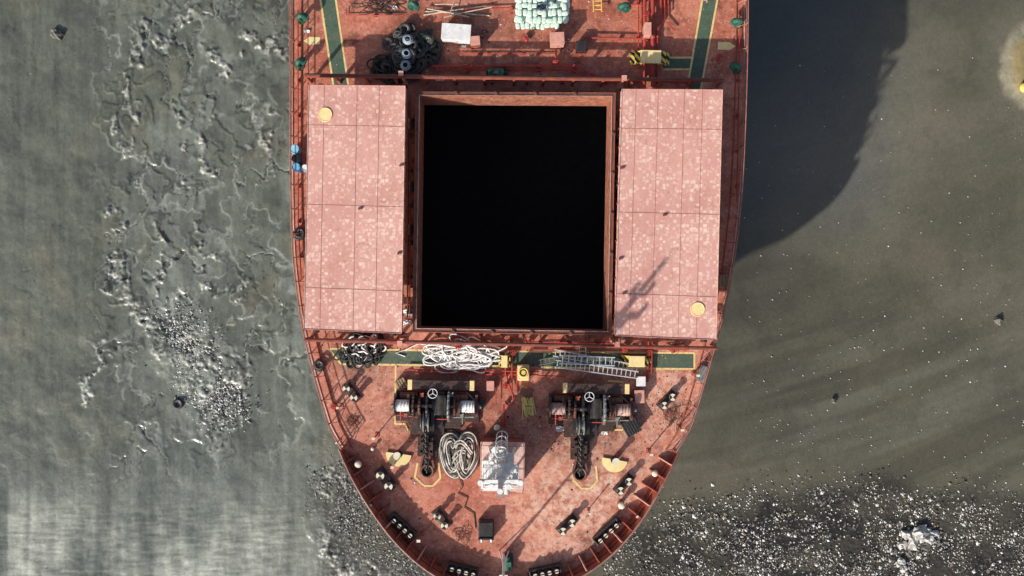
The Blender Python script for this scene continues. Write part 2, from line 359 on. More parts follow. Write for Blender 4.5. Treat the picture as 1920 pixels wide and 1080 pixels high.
def stones(name,label,pts,szs,cols,cat='gravel'):
    oc=np.array([(1,0,0),(-1,0,0),(0,1,0),(0,-1,0),(0,0,1),(0,0,-1)],float)
    fc=np.array([(0,2,4),(2,1,4),(1,3,4),(3,0,4),(2,0,5),(1,2,5),(3,1,5),(0,3,5)])
    n=len(pts);V=oc[None]*szs[:,None,None]*np.random.uniform(.55,1.35,(n,6,1));V[:,:,2]*=.6
    th=np.random.uniform(0,6.28,n);cs,sn=np.cos(th)[:,None],np.sin(th)[:,None]
    x=V[:,:,0]*cs-V[:,:,1]*sn;y=V[:,:,0]*sn+V[:,:,1]*cs;V[:,:,0]=x;V[:,:,1]=y;V+=pts[:,None,:]
    F=(fc[None]+(np.arange(n)*6)[:,None,None]).reshape(-1,3)
    me=bpy.data.meshes.new(name);me.from_pydata(V.reshape(-1,3).tolist(),[],F.tolist())
    at=me.color_attributes.new('tint','FLOAT_COLOR','POINT')
    cc=np.repeat(np.concatenate([cols,np.ones((n,1))],1),6,0);at.data.foreach_set('color',cc.astype(np.float32).ravel())
    m,nt,b,tc=base(name+'_mat');a=nnode(nt,'ShaderNodeAttribute',attribute_name='tint')
    f=mix(nt,mrange(nt,noise(nt,tc.outputs['Object'],20,4),.4,.6,0,.2),a.outputs['Color'],(.05,.045,.04));lk(nt,f,b.inputs['Base Color']);b.inputs['Roughness'].default_value=.7
    me.materials.append(m);o=bpy.data.objects.new(name,me);col.objects.link(o);o['kind']='stuff';o['label']=label;o['category']=cat
pp=[];sz=[];cl=[]
def addst(px,py,s,c):
    q=G(px,py,0.03);q.z+=float(dip(np.array([float(px)]),np.array([float(py)]))[0]);pp.append(q);sz.append(s);cl.append(c)
N_=32000;gx=np.random.uniform(1130,2050,N_);gy=np.random.uniform(875,1150,N_)
gl=np.interp(gx,[1100,1200,1350,1500,1650,1780,1920,2100],[1000,965,935,915,895,925,935,900])+np.random.normal(10,24,N_)
dn_=fbm(gx/45,gy/30,4,173,.65);keep=(gy>gl)&(np.random.rand(N_)<ss(.34,.58,dn_)*.75+.07)
for px,py in zip(gx[keep],gy[keep]):
    w=random.random();k=random.uniform(.45,1)
    addst(px,py,random.uniform(.025,.08)*(2.1 if random.random()<.10 else 1),(k*.97,k*.94,k*.88) if w<.38 else ((.04,.035,.03) if w<.72 else (.24,.19,.14)))
for i in range(1500):
    t=random.random();px=np.interp(t,[0,.4,1],[620,655,800])+random.gauss(0,30);py=np.interp(t,[0,.4,1],[890,980,1090])+random.gauss(0,30)
    k=random.uniform(.05,1)**1.5;addst(px,py,random.uniform(.02,.09),(k*.75,k*.75,k*.7))
for i in range(1900):
    t=random.random();px=np.interp(t,[0,.5,1],[330,375,425])+random.gauss(0,28);py=np.interp(t,[0,.5,1],[600,690,780])+random.gauss(0,26)
    k=random.uniform(.1,1)**1.4;addst(px,py,random.uniform(.03,.12),(k*.88,k*.89,k*.84))
for i in range(450):
    px=random.uniform(1400,2000);py=random.betavariate(2,1)*950;k=random.uniform(.4,1);addst(px,py,random.uniform(.02,.07),(k*.85,k*.83,k*.78))
for i in range(160):
    px=random.uniform(-50,560);py=random.uniform(0,1080);k=random.uniform(.2,.9);addst(px,py,random.uniform(.02,.05),(k*.6,k*.6,k*.55))
stones('gravel','pale and dark gravel and shell bits strewn on the mud',np.array(pp),np.array(sz),np.array(cl))
def rock(px,py,r,mat=rockM,label='pale jagged rock lying on dark gravel'):
    mb=MB();mb.sphere((0,0,0),r,n=10,k=7);
    ph=[random.uniform(0,6) for _ in range(6)]
    vv=[]
    for (x,y,z) in mb.v:
        d=Vector((x,y,z)).normalized()
        k=1+.28*math.sin(d.x*4+ph[0])*math.sin(d.y*5+ph[1])+.2*math.sin(d.z*7+ph[2]+d.x*6)
        vv.append((x*k*1.15,y*k*.85,z*k*.7))
    mb.v=vv;mb.sm=[False]*len(mb.f)
    o=mb.make('rock',None,mat);o.location=G(px,py,r*.3);o.rotation_euler=(0,0,random.uniform(0,6));o['label']=label;o['category']='rock';o['group']='rocks on the gravel';return o
for i,(px,py,r) in enumerate([(1700,1003,.4),(1725,998,.6),(1742,1012,.42),(1712,1020,.45),(1735,1025,.35),(1692,1022,.35),(1705,1037,.3),(1722,1042,.22),(1690,1052,.3),(1752,1000,.3),(1680,1035,.2),(1695,1067,.28),(1760,1018,.2),(1728,1010,.3),(1715,1003,.35),(1740,994,.25),(1684,1058,.22)]):
    dk_=i in(4,6,10,12); rock(px,py,r,darkrockM if dk_ else rockM,'dark wet rock in a pale rock pile' if dk_ else 'pale jagged rock lying on dark gravel')
rock(107,65,.42,darkrockM,'dark mud-coated rock on grey mud')
rock(1872,602,.3,darkrockM,'small dark rock on grey mud')
rock(1563,752,.2,darkrockM,'small dark rock on grey mud')
e=thing('mooring_buoy','yellow marker buoy lying on a tan silt mound','buoy',G(1917,165,.25))
mb=MB();mb.sphere((0,0,.2),.3,1,1.3,.9);mb.make('float',e,yelM);mb=MB();mb.tube([(0,.35,.2),(0,.5,.3),(0,.6,.2),(0,.5,.1),(0,.35,.2)],.03);mb.make('lifting_ring',e,blackM)
# ---------------------------------------------------------------- ship
ship=thing('ship','large beached cargo ship with red oxide deck and open hold','ship',(0,0,0))
left=[(549,-600),(549,-200),(549,100),(549,300),(551,450),(558,530),(568,600),(581,660),(598,725),(618,790),(638,850),(665,908),(700,965),(742,1020),(795,1068),(845,1095),(900,1112),(942,1117)]
right=[(1000,1112),(1058,1097),(1108,1072),(1160,1030),(1205,975),(1240,915),(1271,855),(1292,800),(1311,740),(1331,670),(1350,600),(1366,530),(1378,450),(1388,350),(1394,200),(1397,50),(1397,-200),(1397,-600)]
def smooth(pts,it=2):
    for _ in range(it):
        o=[pts[0]]
        for a,b in zip(pts[:-1],pts[1:]):
            o.append((a[0]*.75+b[0]*.25,a[1]*.75+b[1]*.25));o.append((a[0]*.25+b[0]*.75,a[1]*.25+b[1]*.75))
        o.append(pts[-1]);pts=o
    return pts
out=smooth(left+right,2)
def inset(pt):
    t=min(max((pt[1]-800)/100,0),1)
    cx,cy=945,700;dx,dy=cx-pt[0],cy-pt[1];L=math.hypot(dx,dy)
    return (pt[0]+dx/L*t*20,pt[1]+dy/L*t*20)
dk=[P(*inset(p)) for p in out]; topw=[P(p[0],p[1],.35+.75*min(max((p[1]-840)/60,0),1)) for p in out]
op=[P(787,179,1.8),P(1147,181,1.8),P(1139,621,1.8),P(781,615,1.8)]
cen=sum(op,Vector())/4
hole=[Vector((p.x,p.y,0)) for p in op]
outer=[Vector((p.x,p.y,0)) for p in dk]
tri=tessellate_polygon([outer,hole]); allv=outer+hole
mb=MB();mb.add([(v.x,v.y,D) for v in allv],[tuple(t) for t in tri]);mb.make('deck',ship,deckM)
mb=MB();n=len(dk)
def lvl(z,kx,ky,st):
    o=[]
    for p in dk:
        t=min(max(0,(st-p.y)/(st+19.2)),1);o.append(Vector((p.x*(1-kx*t**.8),p.y+ky*t,z)))
    return o
LV=[dk,lvl(D-1.0,.16,1.0,-1),lvl(D-3.5,.46,2.8,1),lvl(D-7,.68,5.0,2),lvl(D-11,.82,6.8,3),lvl(-3.5,.90,8.0,3)]
vs=sum(LV,[])
mb.add(vs,[(k*n+i,k*n+(i+1)%n,(k+1)*n+(i+1)%n,(k+1)*n+i) for k in range(5) for i in range(n)],0,False)
mb.make('hull',ship,hullM)
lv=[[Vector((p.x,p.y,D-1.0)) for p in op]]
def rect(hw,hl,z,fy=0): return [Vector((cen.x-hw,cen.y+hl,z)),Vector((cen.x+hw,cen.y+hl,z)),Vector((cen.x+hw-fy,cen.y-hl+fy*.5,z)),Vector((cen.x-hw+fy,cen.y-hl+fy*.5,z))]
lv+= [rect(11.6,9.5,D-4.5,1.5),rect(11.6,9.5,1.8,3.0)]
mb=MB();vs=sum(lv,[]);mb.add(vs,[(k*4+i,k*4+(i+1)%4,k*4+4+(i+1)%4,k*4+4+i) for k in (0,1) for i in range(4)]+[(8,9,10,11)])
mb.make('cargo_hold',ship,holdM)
mb=MB()
def off(k,z): 
    return [Vector((p.x+k*sx,p.y+k*sy,z)) for p,(sx,sy) in zip(op,((-1,1),(1,1),(1,-1),(-1,-1)))]
rings=[off(0,D-1),off(0,D+1.8),off(.26,D+1.8),off(.26,D+1.68),off(.16,D+1.68),off(.16,D)]
vs=sum(rings,[])
for k in range(5): mb.add(vs,[(k*4+i,k*4+(i+1)%4,k*4+4+(i+1)%4,k*4+4+i) for i in range(4)],1 if k==0 else 0)
o1=off(.16,D)
for i in range(4):
    a,bb=o1[i],o1[(i+1)%4];L=(bb-a).length;d=(bb-a).normalized();nrm=Vector((-d.y,d.x,0))
    if (nrm.dot((a+bb)/2-Vector((cen.x,cen.y,D))))<0: nrm=-nrm
    k=int(L/1.2)
    for j in range(1,k):
        p=a+d*(L*j/k)
        mb.add([p+d*.03,p+nrm*.5+d*.03,p+nrm*.2+Vector((0,0,1.66))+d*.03,p+Vector((0,0,1.66))+d*.03,p-d*.03,p+nrm*.5-d*.03,p+nrm*.2+Vector((0,0,1.66))-d*.03,p+Vector((0,0,1.66))-d*.03],
          [(0,1,2,3),(4,7,6,5),(1,5,6,2),(0,4,5,1)])
mb.make('hatch_coaming',ship,[M('coaming_paint',(.20,.07,.045),(.11,.045,.035),dirt=.6,scale=1.6),M('coaming_inner_lit_paint',(.46,.19,.115),(.28,.10,.065),dirt=.75,scale=1.4,dc=(.11,.04,.03),thr=.48)])  # inner faces use a lighter, orange copy of the paint, coloured as sunlit
mb=MB();q4=off(.02,D+1.83);mb.tube(q4,.022,6,True);mb.make('sealing_bar',ship,paleM)
mb=MB();q4=off(.22,D+1.83);mb.tube(q4,.02,6,True);mb.make('sealing_bar',ship,redM)
for i in range(4):
    a,bb=off(.15,D+1.83)[i],off(.15,D+1.83)[(i+1)%4];L=(bb-a).length
    for j in range(1,int(L/2.2)):
        p=a.lerp(bb,j/int(L/2.2));mb=MB();mb.box(p+Vector((0,0,.03)),(.2,.2,.12),0);mb.cyl(p,p+Vector((0,0,.18)),.05,n=8);mb.make('coaming_cleat',ship,brownM)
for (a,b2) in ((P(572,165,1.6),P(1355,174,1.6)),(P(572,614,1.6),P(1343,630,1.6))):
    sgn=1 if a.y>0 else -1
    a=a+Vector((0,.12*sgn,0));b2=b2+Vector((0,.12*sgn,0))
    mb=MB();dv=b2-a;ang=math.atan2(dv.y,dv.x);c0=(a+b2)/2
    y_off=.62*sgn
    mb.box(c0+Vector((0,y_off,.1)),(dv.length,.22,.16),ang);mb.box(c0+Vector((0,y_off,.21)),(dv.length,.07,.08),ang,1)
    for j in range(15):
        p=a.lerp(b2,j/14)+Vector((0,y_off,0));mb.box((p.x,p.y,D+.8),(.14,.2,1.6),ang)
    mb.make('cover_track',ship,[redM,brownM])
li=[i for i,p in enumerate(out) if p[0]<945 and p[1]<=852];ri=[i for i,p in enumerate(out) if p[0]>945 and p[1]<=852]
def resample(pts,step):
    o=[pts[0]];acc=0
    for a,b in zip(pts[:-1],pts[1:]):
        L=(b-a).length;t=step-acc
        while t<=L: o.append(a.lerp(b,t/L));t+=step
        acc=(acc+L)%step
    o.append(pts[-1]);return o
railM=M('railing_paint',(.48,.20,.15),(.32,.10,.07))
for idx in (li,ri):
    pts=[dk[i] for i in idx]
    mb=MB();mb.tube([p+Vector((0,0,.03)) for p in pts],.04,6);mb.make('gunwale_edge',ship,paleM)
    inn=[p+(Vector((-.6,0,D))-p).normalized()*.12*1 for p in pts];inn=[Vector((q.x,q.y,D)) for q in inn]
    mb=MB()
    for hh in (.4,.75,1.1): mb.tube([p+Vector((0,0,hh)) for p in inn],.025 if hh<1 else .035,5)
    for p in resample(inn,1.5): mb.cyl(p,p+Vector((0,0,1.1)),.035,n=6);mb.tube([p+Vector((0,0,.8)),p+(Vector((0,p.y,D))-p).normalized()*.45],.025,4)
    mb.make('railing',ship,railM)
    gb=[Vector((q.x+(.55 if q.x<0 else -.55),q.y,D+.06)) for q in pts];mb=MB();mb.tube(gb,.04,4);mb.make('gutter_bar',ship,redM)
bi=[i for i,p in enumerate(out) if p[1]>=842]
mb=MB();bd=[dk[i] for i in bi];bt=[topw[i] for i in bi];k=len(bd)
mb.add(bd+bt,[(i,i+1,k+i+1,k+i) for i in range(k-1)])
mb.add([p+Vector((0,0,-.01)) for p in bd]+[p+(p-Vector((-.5,-6,p.z))).normalized()*.03 for p in bt],[(i,i+1,k+i+1,k+i) for i in range(k-1)])
bul=mb.make('bulwark',ship,redM)
mb=MB();mb.tube([p+Vector((0,0,.03)) for p in bt],.06,6);mb.make('bulwark_rail',bul,M('bulwark_cap_paint',(.44,.22,.17),(.26,.11,.09)))
mb=MB();mb.tube([a_.lerp(b_,.5)+(Vector((-.5,-6,a_.z))-a_).normalized()*.06 for a_,b_ in zip(bd,bt)],.045,5);mb.make('bulwark_stringer',bul,redM)
L=[0]
for a_,b_ in zip(bd[:-1],bd[1:]): L.append(L[-1]+(b_-a_).length)
tot=L[-1];nb=int(tot/.9)
for j in range(1,nb):
    s=tot*j/nb;i=max(q for q in range(k) if L[q]<=s);i=min(i,k-2);t=(s-L[i])/(L[i+1]-L[i])
    a=bd[i].lerp(bd[i+1],t);b2=bt[i].lerp(bt[i+1],t);d=(bd[i+1]-bd[i]).normalized();nr=Vector((-d.y,d.x,0))
    if nr.dot(Vector((-.5,-6,0))-Vector((a.x,a.y,0)))<0: nr=-nr
    w=.035
    q=[a+nr*.62,a+nr*.56+Vector((0,0,.12)),b2+nr*.12-Vector((0,0,.04)),b2-Vector((0,0,.04)),a]
    mb=MB();mb.add([x+d*w for x in q]+[x-d*w for x in q],[(0,1,2,3,4),(9,8,7,6,5)]+[(i2,(i2+1)%5,5+(i2+1)%5,5+i2) for i2 in range(5)])
    mb.tube([q[1],q[2]],.055,4)
    mb.make('bulwark_bracket',bul,pinkM if j%3==0 else redM)
def sheet(poly,z,name,mat): 
    mb=MB()
    pts=[P(x,y,0) for x,y in poly];tr=tessellate_polygon([[Vector((p.x,p.y,0)) for p in pts]])
    mb.add([(p.x,p.y,D+z) for p in pts],[tuple(t) for t in tr]);return mb.make(name,ship,mat)
for poly in [[(594,-60),(619,-60),(651,160),(627,160)],[(1329,-60),(1354,-60),(1312,168),(1290,168)],[(1243,110),(1300,110),(1297,128),(1243,128)],
       [(618,656),(800,659),(1300,664),(1300,690),(1150,689),(800,684),(640,681)]]: sheet(poly,.004,'walkway_paint',greenM)
def strip(pts,w=3.6):
    (x0,y0),(x1,y1)=pts;dx,dy=x1-x0,y1-y0;l=math.hypot(dx,dy);a,b_=-dy/l*w/2,dx/l*w/2
    return [(x0+a,y0+b_),(x1+a,y1+b_),(x1-a,y1-b_),(x0-a,y0-b_)]
for i,q in enumerate([[(592,-60),(625,160)],[(621,-60),(653,160)],[(1327,-60),(1288,168)],[(1356,-60),(1314,168)],[(1243,108),(1299,108)],[(1243,130),(1294,130)],
  [(616,654),(800,657)],[(800,657),(1302,662)],[(640,683),(742,684)],[(745,684),(960,687)],[(1015,689),(1300,692)],[(1302,662),(1302,692)],[(616,654),(640,683)],
  [(742,686),(741,795)],[(741,795),(760,795)],[(760,795),(768,812)],[(1140,714),(1168,716)],[(1168,716),(1168,806)],[(1146,806),(1168,806)],
  [(783,868),(778,895)],[(778,895),(795,911)],[(795,911),(812,911)],[(812,911),(826,896)],[(826,896),(822,868)],[(1079,873),(1075,900)],[(1075,900),(1090,916)],[(1090,916),(1107,916)],[(1107,916),(1120,902)],[(1120,902),(1117,873)]]):
    sheet(strip(q),.008+.0004*i,'line_marking',lineM)
sheet([(569,77),(580,69),(600,70),(600,83),(580,84)],.009,'arrow_marking',pyelM);sheet([(1379,87),(1368,79),(1346,79),(1346,93),(1368,94)],.009,'arrow_marking',pyelM)
def pipe(pts,r,hh=.35,mat=pipeM,feet=True,name='pipe'):
    mb=MB();q=[P(x,y,0)+Vector((0,0,hh)) for x,y in pts];mb.tube(q,r,8)
    for p in resample(q,2.2)[1:-1]:
        if feet: mb.box((p.x,p.y,D+hh/2-r/2),(.16,.16,hh-r),0)
    for p in resample(q,4.4)[1:-1]:
        mb.sphere(p,r*1.6,n=8,k=5)
    mb.make(name,ship,mat)
for a in [([(1207,-60),(1207,160)],.11,.4),([(1222,-60),(1222,165)],.13,.4),([(1238,-60),(1238,45),(1231,62),(1231,160)],.07,.3),([(1245,-60),(1245,40),(1262,60)],.05,.3),
  ([(812,127),(1080,126),(1118,147),(1180,150),(1300,158)],.09,.35),([(812,134),(1072,133),(1112,155),(1200,157)],.05,.3),([(790,157),(1085,156)],.05,.5),
  ([(1095,73),(1202,75)],.05,.3),([(850,100),(1040,101)],.03,.1),([(948,638),(948,700),(962,742),(962,755),(945,757),(945,800)],.06,.3),([(960,638),(960,735)],.05,.3),([(969,690),(969,735)],.04,.3),
  ([(760,692),(1010,696)],.05,.3),([(780,699),(1010,702)],.05,.25),([(1010,704),(1060,705)],.05,.25),([(1215,640),(1213,715)],.07,.3),([(1222,640),(1220,700)],.05,.3),
  ([(620,640),(750,644)],.05,.4),([(1150,652),(1290,655)],.04,.4),([(985,640),(1150,643)],.05,.5),([(1042,85),(1042,118)],.06,.3),([(870,60),(870,18),(960,16)],.04,.2),
  ([(1158,10),(1203,12)],.05,.3),([(650,18),(650,30),(757,30)],.03,.15),([(1110,745),(1110,760)],.03,.3),
  ([(768,190),(766,600)],.05,.5,brownM),([(1160,200),(1150,600)],.05,.5,brownM),([(772,190),(771,600)],.03,.8,brownM),([(930,700),(930,760)],.03,.3),([(560,20),(561,420),(566,520)],.035,.2),([(1386,20),(1380,380)],.035,.2),
  ([(1000,640),(1000,655),(1080,655)],.04,.4),([(800,640),(940,645)],.04,.5),([(1252,-60),(1252,30)],.04,.3),([(1196,-60),(1196,100)],.04,.25)]: pipe(*a)
# ---------------------------------------------------------------- hatch covers
seamM=M('seam_rust',(.47,.21,.165),(.41,.17,.135),dirt=.4,dc=(.24,.09,.07))
def cover(name,cor,disc,label,seamx,seamy,marks):
    w=[P(x,y,2.6) for x,y in cor];c0=sum(w,Vector())/4;c0.z=D+1.95
    e=thing(name,label,'hatch cover',c0,group='side rolling hatch covers')
    q=[x-c0 for x in w];mb=MB()
    mb.prism([(p.x,p.y) for p in q],.0,.65);pan=mb.make('cover_panel',e,coverM,bev=.04)
    def bil(u,v): return (q[0].lerp(q[1],u)).lerp(q[3].lerp(q[2],u),v)
    mb=MB()
    for u in seamx:
        a,b2=bil(u,.0),bil(u,1.0);mb.box(((a+b2)/2)+Vector((0,0,.004)),(.022,(b2-a).length,.02),math.atan2((a-b2).y,(a-b2).x)-math.pi/2)
    for v2 in seamy:
        a,b2=bil(0,v2),bil(1,v2);mb.box(((a+b2)/2)+Vector((0,0,.007)),((b2-a).length,.022,.02),math.atan2((b2-a).y,(b2-a).x))
    mb.v=[(x,y,z+.645) if z<.3 else (x,y,z) for x,y,z in mb.v]
    mb.make('weld_seam',e,seamM)
    mb=MB()
    for i in range(4):
        a,b2=q[i],q[(i+1)%4];k=int((b2-a).length/1.1)
        for j in range(k+1):
            p=a.lerp(b2,j/k);mb.box((p.x*1.002,p.y*1.002,.3),(.1,.1,.5),0)
    mb.make('skirt_stiffener',e,redM)
    for i in range(4):
        a,b2=q[i],q[(i+1)%4];mb=MB();mb.tube([Vector((a.x,a.y,.66)),Vector((b2.x,b2.y,.66))],.025,5);mb.make('edge_strip',e,paleM if i%2 else seamM)
    d=P(disc[0],disc[1],2.6)-c0
    mb=MB();mb.cyl((d.x,d.y,.6),(d.x,d.y,.69),.42,n=28);mb.torus((d.x,d.y,.69),.40,.02,n=28,k=5);mb.make('round_plate',e,pyelM)
    for x,y in marks:
        p=P(x,y,2.6)-c0;mb=MB();mb.box((p.x,p.y,.69),(.2,.12,.08),.3);mb.cyl((p.x+.1,p.y,.65),(p.x+.1,p.y,.76),.05,n=8)
        mb.make('lashing_lug',e,brownM)
    for u,v2 in ((.1,-.0),(.9,-.0),(.1,1.0),(.9,1.0)):
        p=bil(u,v2);s=1 if v2==0 else -1
        mb=MB();mb.cyl((p.x,p.y+s*.06,-.02),(p.x,p.y+s*.2,-.02),.2,n=16);mb.make('wheel',e,blackM)
    return e
cover('hatch_cover',[(579,159),(760,161),(753,625),(570,617)],(610,215),'faded pink steel hatch cover with pale patches and round plate',(.16,.5,.73),(.165,.49,.83),
  [(675,391),(752,310),(748,475)])
cover('hatch_cover',[(1166,167),(1355,168),(1343,637),(1153,629)],(1308,580),'faded pink steel hatch cover crossed by the mast shadow',(.14,.36,.62,.8),(.16,.5,.83),
  [(1246,403),(1166,315),(1163,485),(1170,550)])
# ---------------------------------------------------------------- bollards etc
def bollard_t():
    e=thing('mooring_bollard','pair of black mooring bitts with cream quartered caps on deck','bollard',group='mooring bitts around the bow deck')
    mb=MB();mb.box((0,0,.06),(1.45,.62,.12));mb.box((0,0,.14),(1.25,.42,.06));mb.make('base_plate',e,dbrownM,bev=.02)
    for x in(-.38,.38):
        mb=MB();mb.cyl((x,0,.15),(x,0,.72),.17,n=16);mb.torus((x,0,.45),.17,.03,n=16,k=5);mb.make('post',e,blackM)
        mb=MB()
        for s in range(4):
            vs=[(x,0,.74)]+[(x+.23*math.cos(rad(s*90+a)),.23*math.sin(rad(s*90+a)),.74) for a in (0,22.5,45,67.5,90)]
            mb.add(vs,[(0,1,2,3,4,5)],s%2)
        mb.cyl((x,0,.68),(x,0,.735),.23,n=16,mi=0)
        mb.make('cap',e,[creamM,blackM])
    return e
b0=bollard_t();first=True
for px,py,ang,sc in [(660,735,-50,.95),(1250,750,45,.95),(724,897,-52,1.1),(828,972,-52,.95),(1063,983,42,1),(1169,907,48,1.0)]:
    if first: b0.location=P(px,py);b0.rotation_euler=(0,0,rad(ang));b0.scale=(sc,)*3;first=False
    else: dup(b0,P(px,py),rad(ang),sc)
def fair_t():
    e=thing('roller_fairlead','black roller fairlead with cream roller caps at the bulwark','fairlead',group='roller fairleads along the bow')
    mb=MB();mb.box((0,0,.1),(2.0,.5,.2));mb.box((0,.2,.3),(1.9,.1,.4));mb.box((-.95,0,.35),(.1,.5,.5));mb.box((.95,0,.35),(.1,.5,.5));mb.make('frame',e,blackM,bev=.02)
    for x in(-.65,-.2,.25,.7):
        mb=MB();mb.cyl((x,-.05,.2),(x,-.05,.75),.12,n=14);mb.make('roller',e,brownM)
        mb=MB();mb.cyl((x,-.05,.74),(x,-.05,.80),.13,n=14);mb.add([(x-.13,-.09,.805),(x+.13,-.09,.805),(x+.13,-.01,.805),(x-.13,-.01,.805)],[(0,1,2,3)],1);mb.make('roller_cap',e,[creamM,blackM])
    return e
f0=fair_t();first=True
for px,py,ang in [(757,983,-42),(1137,993,43),(868,1064,-14),(1022,1067,12)]:
    if first: f0.location=P(px,py);f0.rotation_euler=(0,0,rad(ang));first=False
    else: dup(f0,P(px,py),rad(ang))
def mush_t(mat,name,label,cat,group,r=.22,hh=.7):
    e=thing(name,label,cat,group=group)
    mb=MB();mb.cyl((0,0,0),(0,0,hh),r*.55,n=12);mb.cyl((0,0,0),(0,0,.05),r*.9,n=12);mb.make('pipe_neck',e,redM)
    mb=MB();mb.cyl((0,0,hh-.12),(0,0,hh),r,n=16);mb.sphere((0,0,hh),r,1,1,.5,n=16,k=6);mb.make('vent_head',e,mat)
    return e
v0=mush_t(creamM,'mushroom_vent','small cream mushroom vent standing on the deck','vent','small deck vents');first=True
for px,py,sc in [(675,867,.9),(932,799,.9),(1225,884,.9),(1163,943,1),(700,840,.5)]:
    if first: v0.location=P(px,py);first=False
    else: dup(v0,P(px,py),0,sc)
def goose_t():
    e=thing('air_vent_pipe','green gooseneck air vent pipe beside the railing','vent',group='green gooseneck vents along the deck edge')
    mb=MB();mb.cyl((0,0,0),(0,0,.08),.28,n=12);mb.cyl((0,0,0),(0,0,.6),.13,n=12);mb.make('standpipe',e,gearM)
    mb=MB();mb.tube([(0,0,.55),(.02,0,.8),(.15,0,.95),(.32,0,.92),(.40,0,.75)],.16,10);mb.cyl((.40,0,.55),(.40,0,.78),.23,n=12);mb.make('gooseneck_head',e,gearM)
    return e
g0=goose_t();first=True
for px,py,a in [(565,38,0),(562,125,30),(1384,47,180),(1381,133,160),(772,12,-30),(1173,16,200)]:
    if first: g0.location=P(px,py);first=False
    else: dup(g0,P(px,py),rad(a))
for px,py,a in ((748,850,-8),(1152,861,-10)):
    e=thing('pedestal_roller','cream pedestal roller beside half-round yellow guard plate','roller',P(px,py),rad(a),'pedestal rollers on the foredeck')
    pts=[(.80*math.cos(t),.80*math.sin(t)) for t in np.linspace(math.pi,2*math.pi,20)]+[(.26*math.cos(t),.26*math.sin(t)) for t in np.linspace(2*math.pi,math.pi,12)]
    mb=MB();mb.prism(pts,.08,.14);mb.make('guard_plate',e,pyelM)
    mb=MB();mb.cyl((0,0,0),(0,0,.6),.2,.14,n=14);mb.make('pedestal',e,blackM)
    mb=MB();mb.cyl((0,0,.6),(0,0,.85),.17,n=14);mb.cyl((0,0,.85),(0,0,.9),.24,n=14);mb.make('roller',e,creamM)
    for s in(-.5,.5): mb=MB();mb.tube([(s,-.3,.0),(s,-.3,.10)],.05);mb.make('plate_leg',e,brownM)
